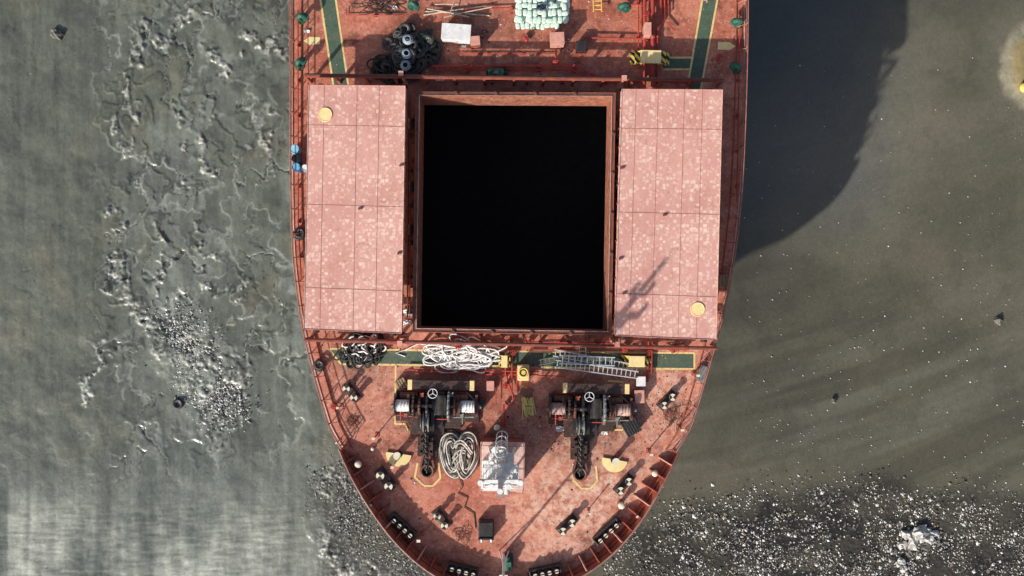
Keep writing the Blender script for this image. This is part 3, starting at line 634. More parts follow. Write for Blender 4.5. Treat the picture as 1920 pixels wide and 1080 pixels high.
# ---------------------------------------------------------------- windlasses
def windlass(cx,cy,label,drumM,flip=1):
    o=P(cx,cy);e=thing('anchor_windlass',label,'windlass',o,rad(-1),'anchor windlasses')
    mb=MB();mb.box((0,-.1,.12),(5.2,1.9,.2));mb.box((.1,.35,.3),(3.8,.5,.4));mb.box((-.6,-.95,.12),(2.1,1.8,.24));mb.box((.9,-1.0,.1),(1.2,.9,.2));mb.make('bed_frame',e,dbrownM,bev=.02)
    for x in (-2.55,-1.75,-.15,1.3,2.45):
        mb=MB();mb.box((x,.05,.5),(.15,1.35,.9));mb.box((x,.05,.98),(.24,.5,.2));mb.cyl((x-.12,0,.85),(x+.12,0,.85),.22,n=12);mb.make('bearing_pedestal',e,brownM if x>0 else dbrownM)
    mb=MB();mb.cyl((-2.8,0,.85),(2.75,0,.85),.11,n=12);mb.make('main_shaft',e,greyM)
    for x,s in((-2.1,1),(1.9,-1)):
        mb=MB();mb.cyl((x-.42,0,.85),(x+.42,0,.85),.36,n=20)
        for i in range(4): mb.torus((x-.28+i*.19,0,.85),.36,.03,(1,0,0),n=20,k=5)
        mb.make('warping_drum',e,drumM)
        for s_ in(-.46,.46): mb=MB();mb.cyl((x+s_-.03,0,.85),(x+s_+.03,0,.85),.52,n=20);mb.torus((x+s_,0,.85),.50,.04,(1,0,0),n=20,k=5);mb.make('drum_flange',e,dbrownM)
    for x,R,mt in((-1.4,.70,dbrownM),(-1.05,.5,rustM),(-.55,.80,blackM),(.75,.88,greyM),(1.1,.5,brownM)):
        mb=MB();mb.cyl((x-.07,0,.85),(x+.07,0,.85),R,n=28);mb.torus((x,0,.85),R*.98,.05,(1,0,0),n=28,k=6)
        for t in range(18):
            an=t*math.pi/9;mb.box((x,math.cos(an)*R*1.05,.85+math.sin(an)*R*1.05),(.12,.07,.07))
        mb.make('gear_wheel',e,mt)
    mb=MB();mb.box((.25,.05,.7),(.7,1.1,1.0));mb.cyl((.25,-.5,.9),(.25,.7,.9),.38,n=16);mb.box((.3,.75,.8),(.35,.3,.3));mb.make('gearbox',e,blackM,bev=.03)
    mb=MB();mb.cyl((1.0,.55,.6),(1.9,.55,.6),.26,n=14);mb.box((1.1,.55,.85),(.2,.2,.2));mb.make('motor',e,brownM)
    mb=MB();mb.cyl((-2.3,.6,.5),(-1.2,.6,.5),.22,n=14);mb.box((-1.7,.6,.75),(.4,.2,.16));mb.make('motor',e,brownM)
    for i,(x0,y0,x1,y1) in enumerate([(-2.2,.9,-.4,.85),(-.4,.85,-.3,.3),(.6,.8,1.8,.85),(1.8,.85,2.4,.3),(-2.5,-.6,-1.2,-.7),(1.0,-.7,2.3,-.65),(-.2,-.8,.9,-.8),(1.6,-1.1,1.6,-.2),(-2.2,-1.0,-2.2,-.2)]):
        mb=MB();mb.tube([(x0,y0,.45+.05*i),(x1,y1,.5+.05*i)],.045,6);mb.make('hydraulic_line',e,greyM if i%2 else pipeM)
    for x,y,h_ in((-1.9,-.6,.9),(1.55,-.55,1.0),(.9,.75,1.1),(-.9,.7,1.2)):
        mb=MB();mb.box((x,y,h_/2),(.22,.22,h_));mb.tube([(x,y,h_),(x+.12,y+.15,h_+.3)],.03,5);mb.sphere((x+.12,y+.15,h_+.3),.06,n=8,k=5);mb.make('control_stand',e,greyM if x>0 else redM)
    mb=MB()
    for x in(-.78,-.48): mb.cyl((x-.04,-.95,.75),(x+.04,-.95,.75),.66,n=22)
    mb.cyl((-.75,-.95,.75),(-.5,-.95,.75),.42,n=10);mb.make('chain_wheel',e,greyM)
    mb=MB();mb.box((-1.04,-.95,.45),(.2,1.2,.95));mb.box((-.22,-.95,.45),(.2,1.2,.95));mb.tube([(-.9,-.4,.6),(-.9,-.6,1.35),(-.9,-1.2,1.38),(-.9,-1.5,.7)],.07,6);mb.box((.12,-.9,.3),(.5,.9,.5));mb.make('brake_band',e,blackM)
    mb=MB();c0=(-.2,.85,1.5);mb.torus(c0,.28,.025,(0,.2,1),n=24,k=6)
    for a in range(3): 
        t=rad(a*120+90);mb.tube([c0,(c0[0]+.28*math.cos(t),c0[1]+.27*math.sin(t),c0[2]-.05*math.sin(t))],.022,5)
    mb.cyl((c0[0],c0[1],.3),c0,.04,n=8);mb.make('brake_handwheel',e,whiteM)
    mb=MB();mb.box((.25,1.3,.85),(3.6,.55,.12));mb.box((.25,1.3,.7),(3.7,.12,.2));
    for x in(-1.3,.25,1.8): mb.box((x,1.3,.35),(.14,.4,.7))
    mb.make('cross_beam',e,dbrownM)
    for x in(-1.66,2.16):
        mb=MB();mb.box((x,1.3,.87),(.28,.62,.14));mb.make('beam_end',e,pyelM,bev=.02)
    mb=MB();n=17
    for i in range(n):
        y=-1.4-i*.17;z=.95-.04*i if i<n-3 else .3-.1*(i-n+3)
        x=-.63+.03*i/n
        if i%2: mb.tube([(x+a*.12,y+b_*.15,z) for a,b_ in ((-1,-.5),(-1,.5),(-.4,1),(.4,1),(1,.5),(1,-.5),(.4,-1),(-.4,-1))],.045,5,True)
        else: mb.tube([(x,y+b_*.15,z+a*.12) for a,b_ in ((-1,-.5),(-1,.5),(-.4,1),(.4,1),(1,.5),(1,-.5),(.4,-1),(-.4,-1))],.045,5,True)
    mb.make('anchor_chain',e,blackM)
    mb=MB();mb.box((-.92,-2.55,.3),(.18,1.1,.6));mb.box((-.30,-2.55,.3),(.18,1.1,.6));mb.box((-.61,-2.35,.62),(.8,.18,.12));mb.box((-.61,-2.85,.55),(.75,.14,.1));mb.cyl((-1.15,-2.5,.3),(-.05,-2.5,.3),.07,n=8);mb.box((-.61,-2.5,.06),(1.2,1.5,.12));mb.make('chain_stopper',e,dbrownM)
    mb=MB();hx,hy=-.58,-4.15;mb.torus((hx,hy,.16),.38,.09,n=22,k=7);mb.cyl((hx,hy,.0),(hx,hy,.2),.44,n=22,caps=False)
    mb.make('hawse_pipe',e,rustM)
    mb=MB();mb.cyl((hx,hy,.01),(hx,hy,.06),.36,n=22);mb.tube([(hx-.1,hy+.3,.3),(hx,hy,.16)],.06,6);mb.make('hawse_opening',e,holdM)  # black disc stands for the darkness inside the pipe
    for x in(-.92,-.26):
        mb=MB();mb.box((x,-3.5,.12),(.12,.9,.26),rad(-12 if x<-.5 else 12));mb.make('guide_rail',e,brownM)
    return e
windlass(821,758,'greasy black anchor windlass with white warping drums',whiteM)
windlass(1107,764,'greasy black anchor windlass with reddish warping drums',M('dusty_red_drum',(.56,.38,.33),(.36,.21,.17)))
# ---------------------------------------------------------------- ropes
def loops(n,rx,ry,r,mat_choice,hmax,seed,wob=.25):
    rnd=random.Random(seed);mb=MB()
    for i in range(n):
        f=rnd.uniform(.25,1)**.7;cx=rnd.uniform(-1,1)*rx*(1-f)*1.2+rnd.gauss(0,rx*.12);cy=rnd.uniform(-1,1)*ry*(1-f*.7)*.8
        a=rx*f*rnd.uniform(.35,.95);b_=ry*rnd.uniform(.45,.95);ph=rnd.uniform(0,6.28);k2=rnd.choice((2,3));z0=.05+hmax*rnd.random();rot=rnd.gauss(0,.3);ph2=rnd.uniform(0,6.28)
        pts=[]
        for t in range(40):
            q=2*math.pi*t/40;R=1+wob*math.sin(k2*q+ph)+.08*math.sin(5*q+ph2)
            x=a*R*math.cos(q);y=b_*R*math.sin(q);pts.append((cx+x*math.cos(rot)-y*math.sin(rot),cy+x*math.sin(rot)+y*math.cos(rot),max(.05,z0+.06*math.sin(3*q+ph2))))
        mb.tube(pts,r,5,True,mat_choice(rnd))
    return mb
e=thing('rope_heap','tangled heap of white mooring rope on the green walkway','rope',P(868,665))
loops(30,2.4,.80,.052,lambda r:0,.35,3).make('rope_strand',e,[ropeW])
mb=MB();mb.tube([(-2.0,.6,.06),(-2.8,.7,.06),(-3.6,.3,.06),(-4.2,.1,.06),(-3.6,-.1,.06)],.04,6);mb.make('rope_tail',e,ropeW)
e=thing('rope_heap','black nets and ropes mixed with white line in a heap','rope',P(683,654))
loops(40,1.3,.78,.06,lambda r:0 if r.random()<.9 else 1,.45,5,.35).make('rope_strand',e,[ropeB,ropeW])
mb=MB();mb.tube([(-1.2,.6,.3),(-1.3,.2,.35),(-1.1,-.3,.3),(-.7,-.7,.2),(-.3,-.8,.1)],.05,6);mb.make('rope_tail',e,ropeW)
e=thing('rope_coil','thick pale and dark mooring rope flaked in one dense heap','rope',P(862,852))
rnd=random.Random(12)
for s,cx,ro in ((-1,-.46,.12),(1,.50,-.12)):
    mb=MB()
    for L_ in range(11):
        f=.12+.88*L_/10.;pts=[];ox=rnd.gauss(0,.025);oy=rnd.gauss(0,.04);ph=rnd.uniform(0,6.28);wv=rnd.uniform(.015,.04)
        for t in range(48):
            q=2*math.pi*t/48;x=.80*f*math.cos(q);y=1.50*(.35+.65*f)*math.sin(q)
            y+=wv*math.sin(q*3+ph);x+=wv*math.sin(4*q+ph)
            x*=1-.18*max(0,-math.sin(q))
            pts.append((cx+ox+x*math.cos(ro)-y*math.sin(ro),oy+x*math.sin(ro)+y*math.cos(ro),.08+.16*(L_%2)+.20*(1-f)+.08*(s+1)+.05*math.sin(4*q+ph)))
        mb.tube(pts,.052,6,True,1 if L_%3==1 else 0)
    mb.make('rope_lobe',e,[ropeG,ropeD])
mb=MB()
for k_ in range(7):
    pts=[];j1=rnd.gauss(0,.05)
    for t in np.linspace(0,1,16): pts.append((-.55+1.15*t+.04*k_+j1,-.75+.20*k_+.55*math.sin(t*3.0-.6+.2*k_),.44+.03*k_))
    mb.tube(pts,.05,5,False,1 if k_%3==1 else 0)
mb.make('crossing_strand',e,[ropeG,ropeD])
pts=[(1.25*math.cos(t)*(1-.15*max(0,-math.sin(t))),1.45*math.sin(t)) for t in np.linspace(0,6.1,24)];mb=MB();mb.prism(pts,.01,.07);mb.make('coil_shade_sheet',e,ropeB)  # dark sheet added as the shade between the rope strands
mb=MB();mb.tube([(0,-1.5,.06),(.2,-2.0,.05),(-.1,-2.4,.05),(.5,-2.7,.05),(.3,-3.3,.05),(.9,-3.7,.05),(1.0,-4.6,.05)],.03,5);mb.make('rope_tail',e,ropeB)
ty=thing('tyre','worn black rubber tyre in a heap on deck','tyre',group='tyres heaped on deck')
mb=MB();mb.torus((0,0,.13),.33,.12,n=22,k=8);mb.make('tread',ty,tyreM)
mb=MB();mb.torus((0,0,.13),.22,.03,n=20,k=6);mb.make('bead_rim',ty,greyM)
rnd=random.Random(4);tl=[]
for i in range(60):
    a=rnd.uniform(0,6.28);rr=rnd.random()**.6
    px=770+rr*48*math.cos(a)-rr*6*math.sin(a);py=100+rr*50*math.sin(a)
    tl.append((px,py,.15+.75*(1-rr)+rnd.uniform(0,.15)))
ty.location=P(tl[0][0],tl[0][1])+Vector((0,0,tl[0][2]-.1))
for px,py,z in tl[1:]:
    t=dup(ty,P(px,py)+Vector((0,0,z-.1)),sc=rnd.uniform(.55,1.05));t.rotation_euler=(rnd.gauss(0,.4),rnd.gauss(0,.4),rnd.uniform(0,6))
hoseM=M('blue_grey_hose',(.22,.32,.40),(.42,.48,.52))
for px,py in ((766,108),(764,130),(768,82)):
    e=thing('hose_coil','blue-grey hose coil lying on the tyre heap','hose',P(px,py)+Vector((0,0,.95)))
    mb=MB()
    for k_ in range(5): mb.torus((0,0,.04*k_),.30-.03*k_,.03,n=20,k=5)
    mb.make('coil',e,hoseM);mb=MB();mb.tube([(.3,0,.1),(.5,.2,.05),(.6,.5,-.1)],.03);mb.make('hose_end',e,blackM)
e=thing('rope_heap','black hose and rope spilled beside the tyres','rope',P(738,133))
loops(24,1.3,.85,.06,lambda r:0,.4,15,.35).make('rope_strand',e,[ropeB])
t=dup(ty,G(335,757,.0),0,.95,'old tyre half sunk in grey mud');t['group']='tyres on the mud'
for px,py,r in ((561,440,.8),(598,686,.75)):
    t=dup(ty,P(px,py),0,r*1.1,'black tyre fender by the railing');t2=dup(ty,P(px+3,py-3)+Vector((0,0,.25)),0,r,'black tyre fender by the railing')
def barrel(px,py,mat,label,lid,r=.29):
    e=thing('barrel',label,'barrel',P(px,py,.9)-Vector((0,0,.9)),group='plastic barrels at the deck edge')
    mb=MB()
    prof=[(0,r*.93),(.05,r),(.28,r),(.30,r*1.05),(.33,r),(.58,r),(.60,r*1.05),(.63,r),(.85,r),(.9,r*.93)]
    for (z0,r0),(z1,r1) in zip(prof[:-1],prof[1:]): mb.cyl((0,0,z0),(0,0,z1),r0,r1,n=20,caps=False)
    mb.make('shell',e,mat)
    mb=MB();mb.cyl((0,0,.84),(0,0,.87),r*.93,n=20);mb.cyl((r*.5,0,.87),(r*.5,0,.9),.05,n=8);mb.make('lid',e,lid);return e
barrel(552,279,cyanM,'light blue plastic barrel by the railing',M('pale_blue_lid',(.36,.72,.88),(.28,.6,.78)),.28);barrel(554,297,blueM,'dark blue open plastic barrel by the railing',holdM,.26)  # second barrel's black lid stands for the darkness inside the open top
barrel(555,313,blueM,'dark blue plastic barrel by the railing',cyanM,.26);barrel(571,314,cyanM,'pale blue plastic bucket by the railing',whiteM,r=.20)
sk=thing('sack','pale green woven sack stacked in rows on deck','sack',group='stack of pale green sacks')
mb=MB();mb.sphere((0,0,.10),1,.21,.31,.10,n=16,k=8)
mb.v=[(math.copysign(min(abs(x),.165),x)*1.02,math.copysign(min(abs(y),.25),y),min(z,.175)) for x,y,z in mb.v];mb.make('sack_body',sk,sackM)
mb=MB();mb.tube([(-.1,.26,.1),(0,.28,.12),(.1,.26,.1)],.02,5);mb.make('sack_seam',sk,whiteM)
first=True;rnd=random.Random(9)
for lay in range(2):
    for iy in range(5 if lay==0 else 4):
        for ix in range(11 if lay==0 else 10):
            px=971+ix*9.3+lay*4+rnd.gauss(0,.8);py=-3+iy*13.0+lay*4+rnd.gauss(0,.8)
            if iy==4 and (ix>8 or lay): continue
            if lay and rnd.random()<.12: continue
            l=P(px,py)+Vector((0,0,.0+lay*.17))
            if first: sk.location=l;first=False
            else: dup(sk,l,rnd.gauss(0,.10)+(0 if rnd.random()<.8 else 1.57),rnd.uniform(.78,.88))
e=thing('oddment','crumpled dark blue tarpaulin lying on the sacks','oddment',P(1015,18)+Vector((0,0,.38)))  # crumpled sheet stands in for an unidentified dark object
def crumple(nx_,sx,sy,hz,rnd):
    mb=MB();N=nx_;vs=[]
    for j in range(N):
        for i in range(N): vs.append(((i/(N-1)-.5)*sx+rnd.gauss(0,sx*.05),(j/(N-1)-.5)*sy+rnd.gauss(0,sy*.06),.04+rnd.uniform(0,hz)))
    return mb.add(vs,[(j*N+i,j*N+i+1,(j+1)*N+i+1,(j+1)*N+i) for j in range(N-1) for i in range(N-1)])
crumple(8,.6,.35,.16,random.Random(2)).make('sheet',e,M('dark_blue_sheet',(.02,.03,.07),(.04,.05,.09)))
# ---------------------------------------------------------------- boxes
def crate(name,label,cat,px,py,w,l,hh,mat,ang=0,lidm=None,slat=False,legs=False):
    e=thing(name,label,cat,P(px,py),rad(ang));w/=30.;l/=30.
    z0=.35 if legs else .05
    mb=MB();mb.box((0,0,z0+hh/2-.03),(w*.96,l*.96,hh-.06));mb.make('body',e,mat,bev=.015)
    mb=MB()
    if slat:
        k=max(3,int(w/.16))
        for i in range(k): mb.box((-w/2+w*(i+.5)/k,0,z0+hh),(w/k*.72,l,.04))
        mb.box((0,-l*.4,z0+hh-.03),(w,.07,.05));mb.box((0,l*.4,z0+hh-.03),(w,.07,.05))
    else: mb.box((0,0,z0+hh-.02),(w,l,.05))
    mb.make('lid',e,lidm or mat,bev=.01)
    for x in(-.42,.42):
        for y in(-.42,.42): mb=MB();mb.box((x*w,y*l,z0/2),(.08,.08,z0));mb.make('foot',e,blackM)
    mb=MB();mb.tube([(-.1,-l/2,z0+hh*.6),(-.1,-l/2-.06,z0+hh*.6),(.1,-l/2-.06,z0+hh*.6),(.1,-l/2,z0+hh*.6)],.015,5);mb.make('handle',e,greyM)
    return e
crate('storage_box','white storage box with a weathered lid on deck','box',857,68,54,30,.9,whiteM,-4)
crate('storage_box','small faded red equipment box beside white box','box',892,84,18,17,.9,redM,5,pinkM)
crate('equipment_box','pale pink steel box on pipe stand','box',1043,82,26,22,.9,pinkM,3,legs=True)
crate('equipment_box','open dark red box on deck','box',1088,92,19,20,.6,redM,0,blackM)
crate('equipment_box','tall pale pink steel box beside the pipes','box',1210,64,12,24,1.1,pinkM)
crate('storage_box','small red box near the windlass','box',920,721,14,18,.7,redM,0,pinkM)
crate('storage_box','small dark red framed box near windlass','box',904,755,12,18,.6,redM,-20,blackM)
crate('storage_box','pink box with dark label panel near the walkway','box',1196,741,18,24,.7,redM,2,pinkM)
crate('storage_box','white and red box by the ladders','box',1199,713,17,18,.6,redM,0,whiteM)
crate('wooden_crate','weathered wooden slatted crate by the windlass','crate',754,719,20,20,.4,woodM,28,slat=True)
crate('wooden_crate','wooden pallet crate at the deck edge','crate',1355,527,16,24,.3,woodM,5,slat=True)
crate('storage_box','black plastic crate standing tilted on deck','crate',1181,798,30,30,.6,blackM,30,slat=True)
crate('storage_box','brown board lying near yellow rods','box',985,733,26,18,.15,woodM,-25,brownM)
crate('equipment_box','grey steel frame box at the railing','box',1314,699,16,30,.6,greyM,-25,slat=True)
e=thing('access_hatch','black steel access hatch with raised lid','hatch',P(912,990));mb=MB();mb.box((0,0,.3),(.95,1.15,.6));mb.box((0,-.5,.66),(.98,.12,.12));mb.make('coaming',e,blackM,bev=.02)
mb=MB();mb.box((0,.08,.64),(.85,.85,.06));mb.make('lid',e,blackM,bev=.02);
for s in(-.3,.3): mb=MB();mb.box((s,-.6,.7),(.1,.2,.06));mb.cyl((s,-.55,.66),(s,-.55,.76),.04,n=8);mb.make('hinge',e,whiteM)
for px,py,s,l in ((1052,803,.35,'white rag on deck'),(1133,812,.22,'white paper scrap'),(766,585,.45,'white cloth bundle'),(764,605,.3,'white cloth bundle'),(825,148,.3,'white cloth'),(1200,685,.25,'white rag'),(576,60,.2,'white rag'),(1098,797,.2,'white rag'),(870,88,.16,'white rag'),(740,15,.2,'pale rag')):
    e=thing('rag','crumpled '+l+' lying beside gear','rag',P(px,py));crumple(7,s*1.7,s,s*.5,random).make('cloth',e,whiteM)
def ladder(x0,y0,x1,y1,wd,z,mat,label,step=.28):
    a=P(x0,y0);b_=P(x1,y1);c0=(a+b_)/2;L=(b_-a).length;ang=math.atan2((b_-a).y,(b_-a).x)
    e=thing('ladder',label,'ladder',c0+Vector((0,0,z)),ang,'ladders on deck')
    for s in(-1,1):
        mb=MB();mb.box((0,s*wd/2,.05),(L,.06,.1));mb.make('rail',e,mat)
    mb=MB();k=int(L/step)
    for i in range(k): mb.cyl((-L/2+L*(i+.5)/k,-wd/2,.05),(-L/2+L*(i+.5)/k,wd/2,.05),.03,n=6)
    mb.make('rungs',e,mat)
ladder(1037,660,1196,690,.40,.5,aluM,'long aluminium ladder lying across the pipes')
ladder(1040,680,1192,701,.42,.65,aluM,'long aluminium ladder lying across the pipes')
ladder(1048,672,1150,676,.5,.8,aluM,'short aluminium ladder stacked on others',.35)
ladder(1010,679,1110,662,.3,.3,M('dark_ladder_steel',(.10,.10,.10),(.2,.19,.18)),'dark steel ladder under aluminium ones')
ladder(1118,-6,1119,26,.5,.4,yelM,'yellow steel ladder lying on deck',.22)
ladder(1090,640,1092,668,.4,.4,creamM,'cream steel access ladder beside hatch',.22)
ladder(1318,-8,1316,8,.4,.4,pinkM,'short pink ladder on deck',.22)
def stile(px,py,w,l,label):
    e=thing('step_platform',label,'step platform',P(px,py),rad(-1),'yellow pipe crossing steps')
    w/=30;l/=30
    mb=MB();mb.box((0,0,.72),(w*.56,l,.06));mb.make('platform',e,pyelM,bev=.01)
    for s in(-1,1):
        mb=MB();mb.box((s*w*.35,0,.5),(w*.15,l,.05));mb.box((s*w*.47,0,.25),(w*.14,l,.05));mb.make('step',e,hazM)
    mb=MB()
    for s in(-1,1):
        for x in(-.24,.24): mb.box((x*w,s*l*.45,.36),(.06,.06,.70))
        mb.tube([(-w*.5,s*l*.47,.2),(-w*.25,s*l*.47,.7),(w*.25,s*l*.47,.7),(w*.5,s*l*.47,.2)],.03,5)
    mb.make('frame',e,yelM)
stile(1217,112,68,24,'yellow step platform with black striped treads over pipes');stile(1191,676,52,20,'yellow step platform with striped treads beside ladders')
stile(946,676,20,22,'small yellow step platform beside the white rope')
e=thing('ventilator','yellow ventilator base with round dark cowl','vent',P(981,697));mb=MB();mb.box((0,0,.4),(.72,.95,.8));mb.make('housing',e,pyelM,bev=.04)
mb=MB();mb.cyl((0,.05,.8),(0,.05,1.05),.30,n=20);mb.make('cowl',e,blackM);mb=MB();mb.torus((0,.05,1.05),.27,.05,n=22,k=6);mb.cyl((0,.05,1.05),(0,.05,1.10),.14,n=14);mb.make('cowl_ring',e,yelM)
e=thing('rod_bundle','bundle of yellow painted rods lying on deck','rods',P(991,761));mb=MB()
for i in range(14):
    x=(i-6.5)*.055;a=random.gauss(.08,.08);mb.cyl((x-math.sin(a)*.6,.55+random.gauss(0,.06),.05+.05*(i%3)),(x+math.sin(a)*.6,-.6+random.gauss(0,.08),.08+.05*(i%3)),.03,n=6)
mb.make('rods',e,M('bright_yellow_rod',(.92,.80,.28),(.84,.66,.22),dirt=.1));mb=MB();mb.torus((0,0,.1),.3,.02,(0,1,0),n=14,k=4);mb.v=[(x,y,max(.02,z*.5)) for x,y,z in mb.v];mb.make('tie',e,ropeB)
pwM=M('pale_wood',(.66,.56,.44),(.46,.36,.26))
for i,(x0,y0,x1,y1) in enumerate([(795,22,918,30),(792,30,905,14),(800,18,880,34),(830,36,922,16),(815,12,860,12),(845,30,852,8)]):
    e=thing('wooden_pole','pale weathered wooden pole lying on deck','pole',P(x0,y0)+Vector((0,0,.05+.07*i)),group='poles lying on deck')
    d=P(x1,y1)-P(x0,y0);mb=MB();mb.tube([(0,0,.04),d*.5+Vector((0,.03,.05)),d+Vector((0,0,.03))],.05 if i<3 else .035,7);mb.make('shaft',e,pwM)
    mb=MB();mb.tube([(0,0,.04),d*.02+Vector((0,0,.04))],.06,7);mb.make('end_band',e,rustM)
e=thing('cable_tangle','loose dark wire cables tangled on deck','cable',P(705,10));loops(9,1.9,.5,.022,lambda r:0,.2,25,.4).make('cable_strand',e,[ropeB])
for s_,(px,py),(rx,ry) in ((31,(1268,775),(.9,.7)),(32,(868,1000),(.7,.5)),(33,(1262,650),(.6,.3)),(37,(770,800),(.5,.5)),(38,(660,790),(.5,.3))):
    e=thing('cable_tangle','thin rusty wire tangle lying on deck','cable',P(px,py));loops(6,rx,ry,.015,lambda r:0,.12,s_,.4).make('cable_strand',e,[rustM])
e=thing('deck_winch_motor','dark green electric motor on low base','motor',P(931,141));mb=MB();mb.box((0,0,.12),(1.3,.7,.24));mb.make('base_plate',e,blackM)
mb=MB();mb.cyl((-.5,0,.5),(.45,0,.5),.3,n=18)
for i in range(6): mb.cyl((-.4+i*.14,0,.5),(-.36+i*.14,0,.5),.34,n=18)
mb.make('motor_body',e,gearM);mb=MB();mb.cyl((.45,0,.5),(.68,0,.5),.14,n=12);mb.box((0,0,.85),(.3,.22,.14));mb.make('shaft_end',e,blackM)
e=thing('valve','small blue valve on deck pipe','valve',P(1053,150)+Vector((0,0,.3)));mb=MB();mb.cyl((0,0,0),(0,0,.4),.1,n=10);mb.cyl((-.2,0,.15),(.2,0,.15),.12,n=10);mb.make('body',e,blueM);mb=MB();mb.torus((0,0,.42),.16,.025);mb.tube([(-.16,0,.42),(.16,0,.42)],.02);mb.make('handwheel',e,blueM)
vt=thing('valve','small red valve with handwheel on deck pipe','valve',P(1042,118),group='red valves on deck pipes')
mb=MB();mb.cyl((0,0,0),(0,0,.55),.07,n=10);mb.cyl((-.2,0,.3),(.2,0,.3),.12,n=10);mb.make('body',vt,pipeM);mb=MB();mb.torus((0,0,.56),.15,.025,n=16,k=5);mb.tube([(-.15,0,.56),(.15,0,.56)],.02);mb.tube([(0,-.15,.56),(0,.15,.56)],.02);mb.make('handwheel',vt,pipeM)
for x,y in ((985,75),(948,722),(962,660),(1210,30),(1222,145),(1160,150),(880,128),(1108,146),(945,790),(1215,660),(860,650),(700,636),(1170,655),(1260,655),(990,643),(628,760),(1345,110)): dup(vt,P(x,y),random.uniform(0,3))
for px,py in ((759,152),(1163,160),(757,640),(1150,642)):
    e=thing('stanchion','pale steel stanchion at hatch corner','post',P(px,py),group='hatch corner stanchions');mb=MB();mb.cyl((0,0,0),(0,0,1.9),.1,n=10);mb.box((0,0,.05),(.4,.4,.1));mb.make('post',e,pinkM);mb=MB();mb.box((0,0,1.95),(.3,.3,.1));mb.make('cap_plate',e,pinkM)
for px,py in ((768,230),(769,350),(768,430),(1157,250),(1155,345),(1153,460)):
    e=thing('hydraulic_cleat','grey hydraulic cleat beside hatch coaming','cleat',P(px,py,.8),group='cleats beside the coaming');mb=MB();mb.box((0,0,-.55),(.3,.5,.5));mb.make('bracket',e,brownM);mb=MB();mb.cyl((0,-.3,-.2),(0,.3,-.2),.1,n=10);mb.make('cylinder',e,greyM)
pp=[];sz=[];cl=[]
def inside(px,py):
    if 575<px<1350 and 150<py<640: return False
    xl=np.interp(py,[p[1] for p in left],[p[0] for p in left]);xr=np.interp(py,[p[1] for p in right][::-1],[p[0] for p in right][::-1])
    return xl+25<px<xr-25 and py<1060
hot=[(820,800),(1100,800),(940,700),(1180,720),(700,660),(770,120),(1050,80),(1250,760),(880,40),(960,820)]
while len(pp)<3200:
    if random.random()<.6: a=random.choice(hot);px=random.gauss(a[0],55);py=random.gauss(a[1],32)
    else: px=random.uniform(550,1400);py=random.uniform(-40,1070)
    if not inside(px,py): continue
    w=random.random();k=random.uniform(.6,1);pp.append(P(px,py)+Vector((0,0,.01)));sz.append(random.uniform(.012,.045)*(2.0 if random.random()<.07 else 1))
    cl.append((.06,.03,.022) if w<.55 else ((k*.8,k*.72,k*.62) if w<.85 else (.35,.12,.08)))
stones('deck_debris','rust flakes and pale scraps littering the deck',np.array(pp),np.array(sz),np.array(cl),'debris')
# ---------------------------------------------------------------- mast house and mast
hc=P(942,875,2.3);e=thing('mast_house','faded pink and white deckhouse at the mast foot','deckhouse',(hc.x,hc.y,D),rad(-1))
mb=MB();mb.box((0,0,1.12),(2.5,2.8,2.24));mb.make('wall',e,redM,bev=.03)
mb=MB();mb.box((0,0,2.27),(2.65,2.95,.07));mb.make('roof',e,M('roof_paint',(.60,.34,.27),(.74,.52,.45),dirt=.5,dc=(.22,.09,.06),thr=.52),bev=.02)
mb=MB();mb.box((-.3,1.45,1.0),(.75,.06,1.7));mb.make('door',e,brownM)
for x,y,w,l,h_ in((-.95,-1.0,.5,.6,.5),(-1.0,.0,.4,.8,.35),(-.5,1.05,.5,.4,.4),(-.35,-1.2,.5,.35,.3)):
    mb=MB();mb.box((x,y,2.3+h_/2),(w,l,h_));mb.box((x,y,2.32+h_),(w*1.06,l*1.06,.04));mb.make('roof_locker',e,whiteM,bev=.02)
mb=MB();ps=[(-1.25,-1.4),(1.25,-1.4),(1.25,1.4),(-1.25,1.4)]
for x,y in ps: mb.cyl((x,y,2.3),(x,y,3.2),.03,n=6)
mb.tube([(x,y,3.2) for x,y in ps],.03,5,True);mb.make('roof_railing',e,railM)
mbp=P(942,846);e=thing('foremast','white steel foremast with boxed platforms, crosstree, ladder and lamps','mast',(mbp.x,mbp.y,D+2.3))
mb=MB();mb.cyl((0,0,0),(0,0,6.2),.42,.28,n=20);mb.cyl((0,0,6.2),(0,0,8.3),.18,.12,n=12);mb.cyl((0,0,0),(0,0,.12),.6,n=20)
for z in (1.5,3.0,4.4): mb.torus((0,0,z),.42-.03*z,.05,n=20,k=5)
mb.make('mast_post',e,mastM)
for a in(40,140,220,320):
    t=rad(a);mb=MB();mb.tube([(math.cos(t)*1.0,math.sin(t)*1.0,0),(math.cos(t)*.35,math.sin(t)*.35,4.6)],.07,7);mb.make('mast_stay',e,mastM)
for z,hx_,hy_ in ((4.6,.95,.55),(2.4,.70,.75)):
    mb=MB();mb.box((0,0,z),(2*hx_,2*hy_,.07))
    for i in range(-4,5): mb.box((i*hx_/4.5,0,z+.045),(.03,2*hy_*.96,.03))
    pl=[(-hx_,-hy_),(hx_,-hy_),(hx_,hy_),(-hx_,hy_)]
    for hh in(.45,.9): mb.tube([(x,y,z+hh) for x,y in pl],.03,5,True)
    for x,y in pl+[(0,-hy_),(0,hy_),(-hx_,0),(hx_,0)]: mb.cyl((x,y,z),(x,y,z+.9),.03,n=5)
    mb.make('lookout_platform',e,mastM)
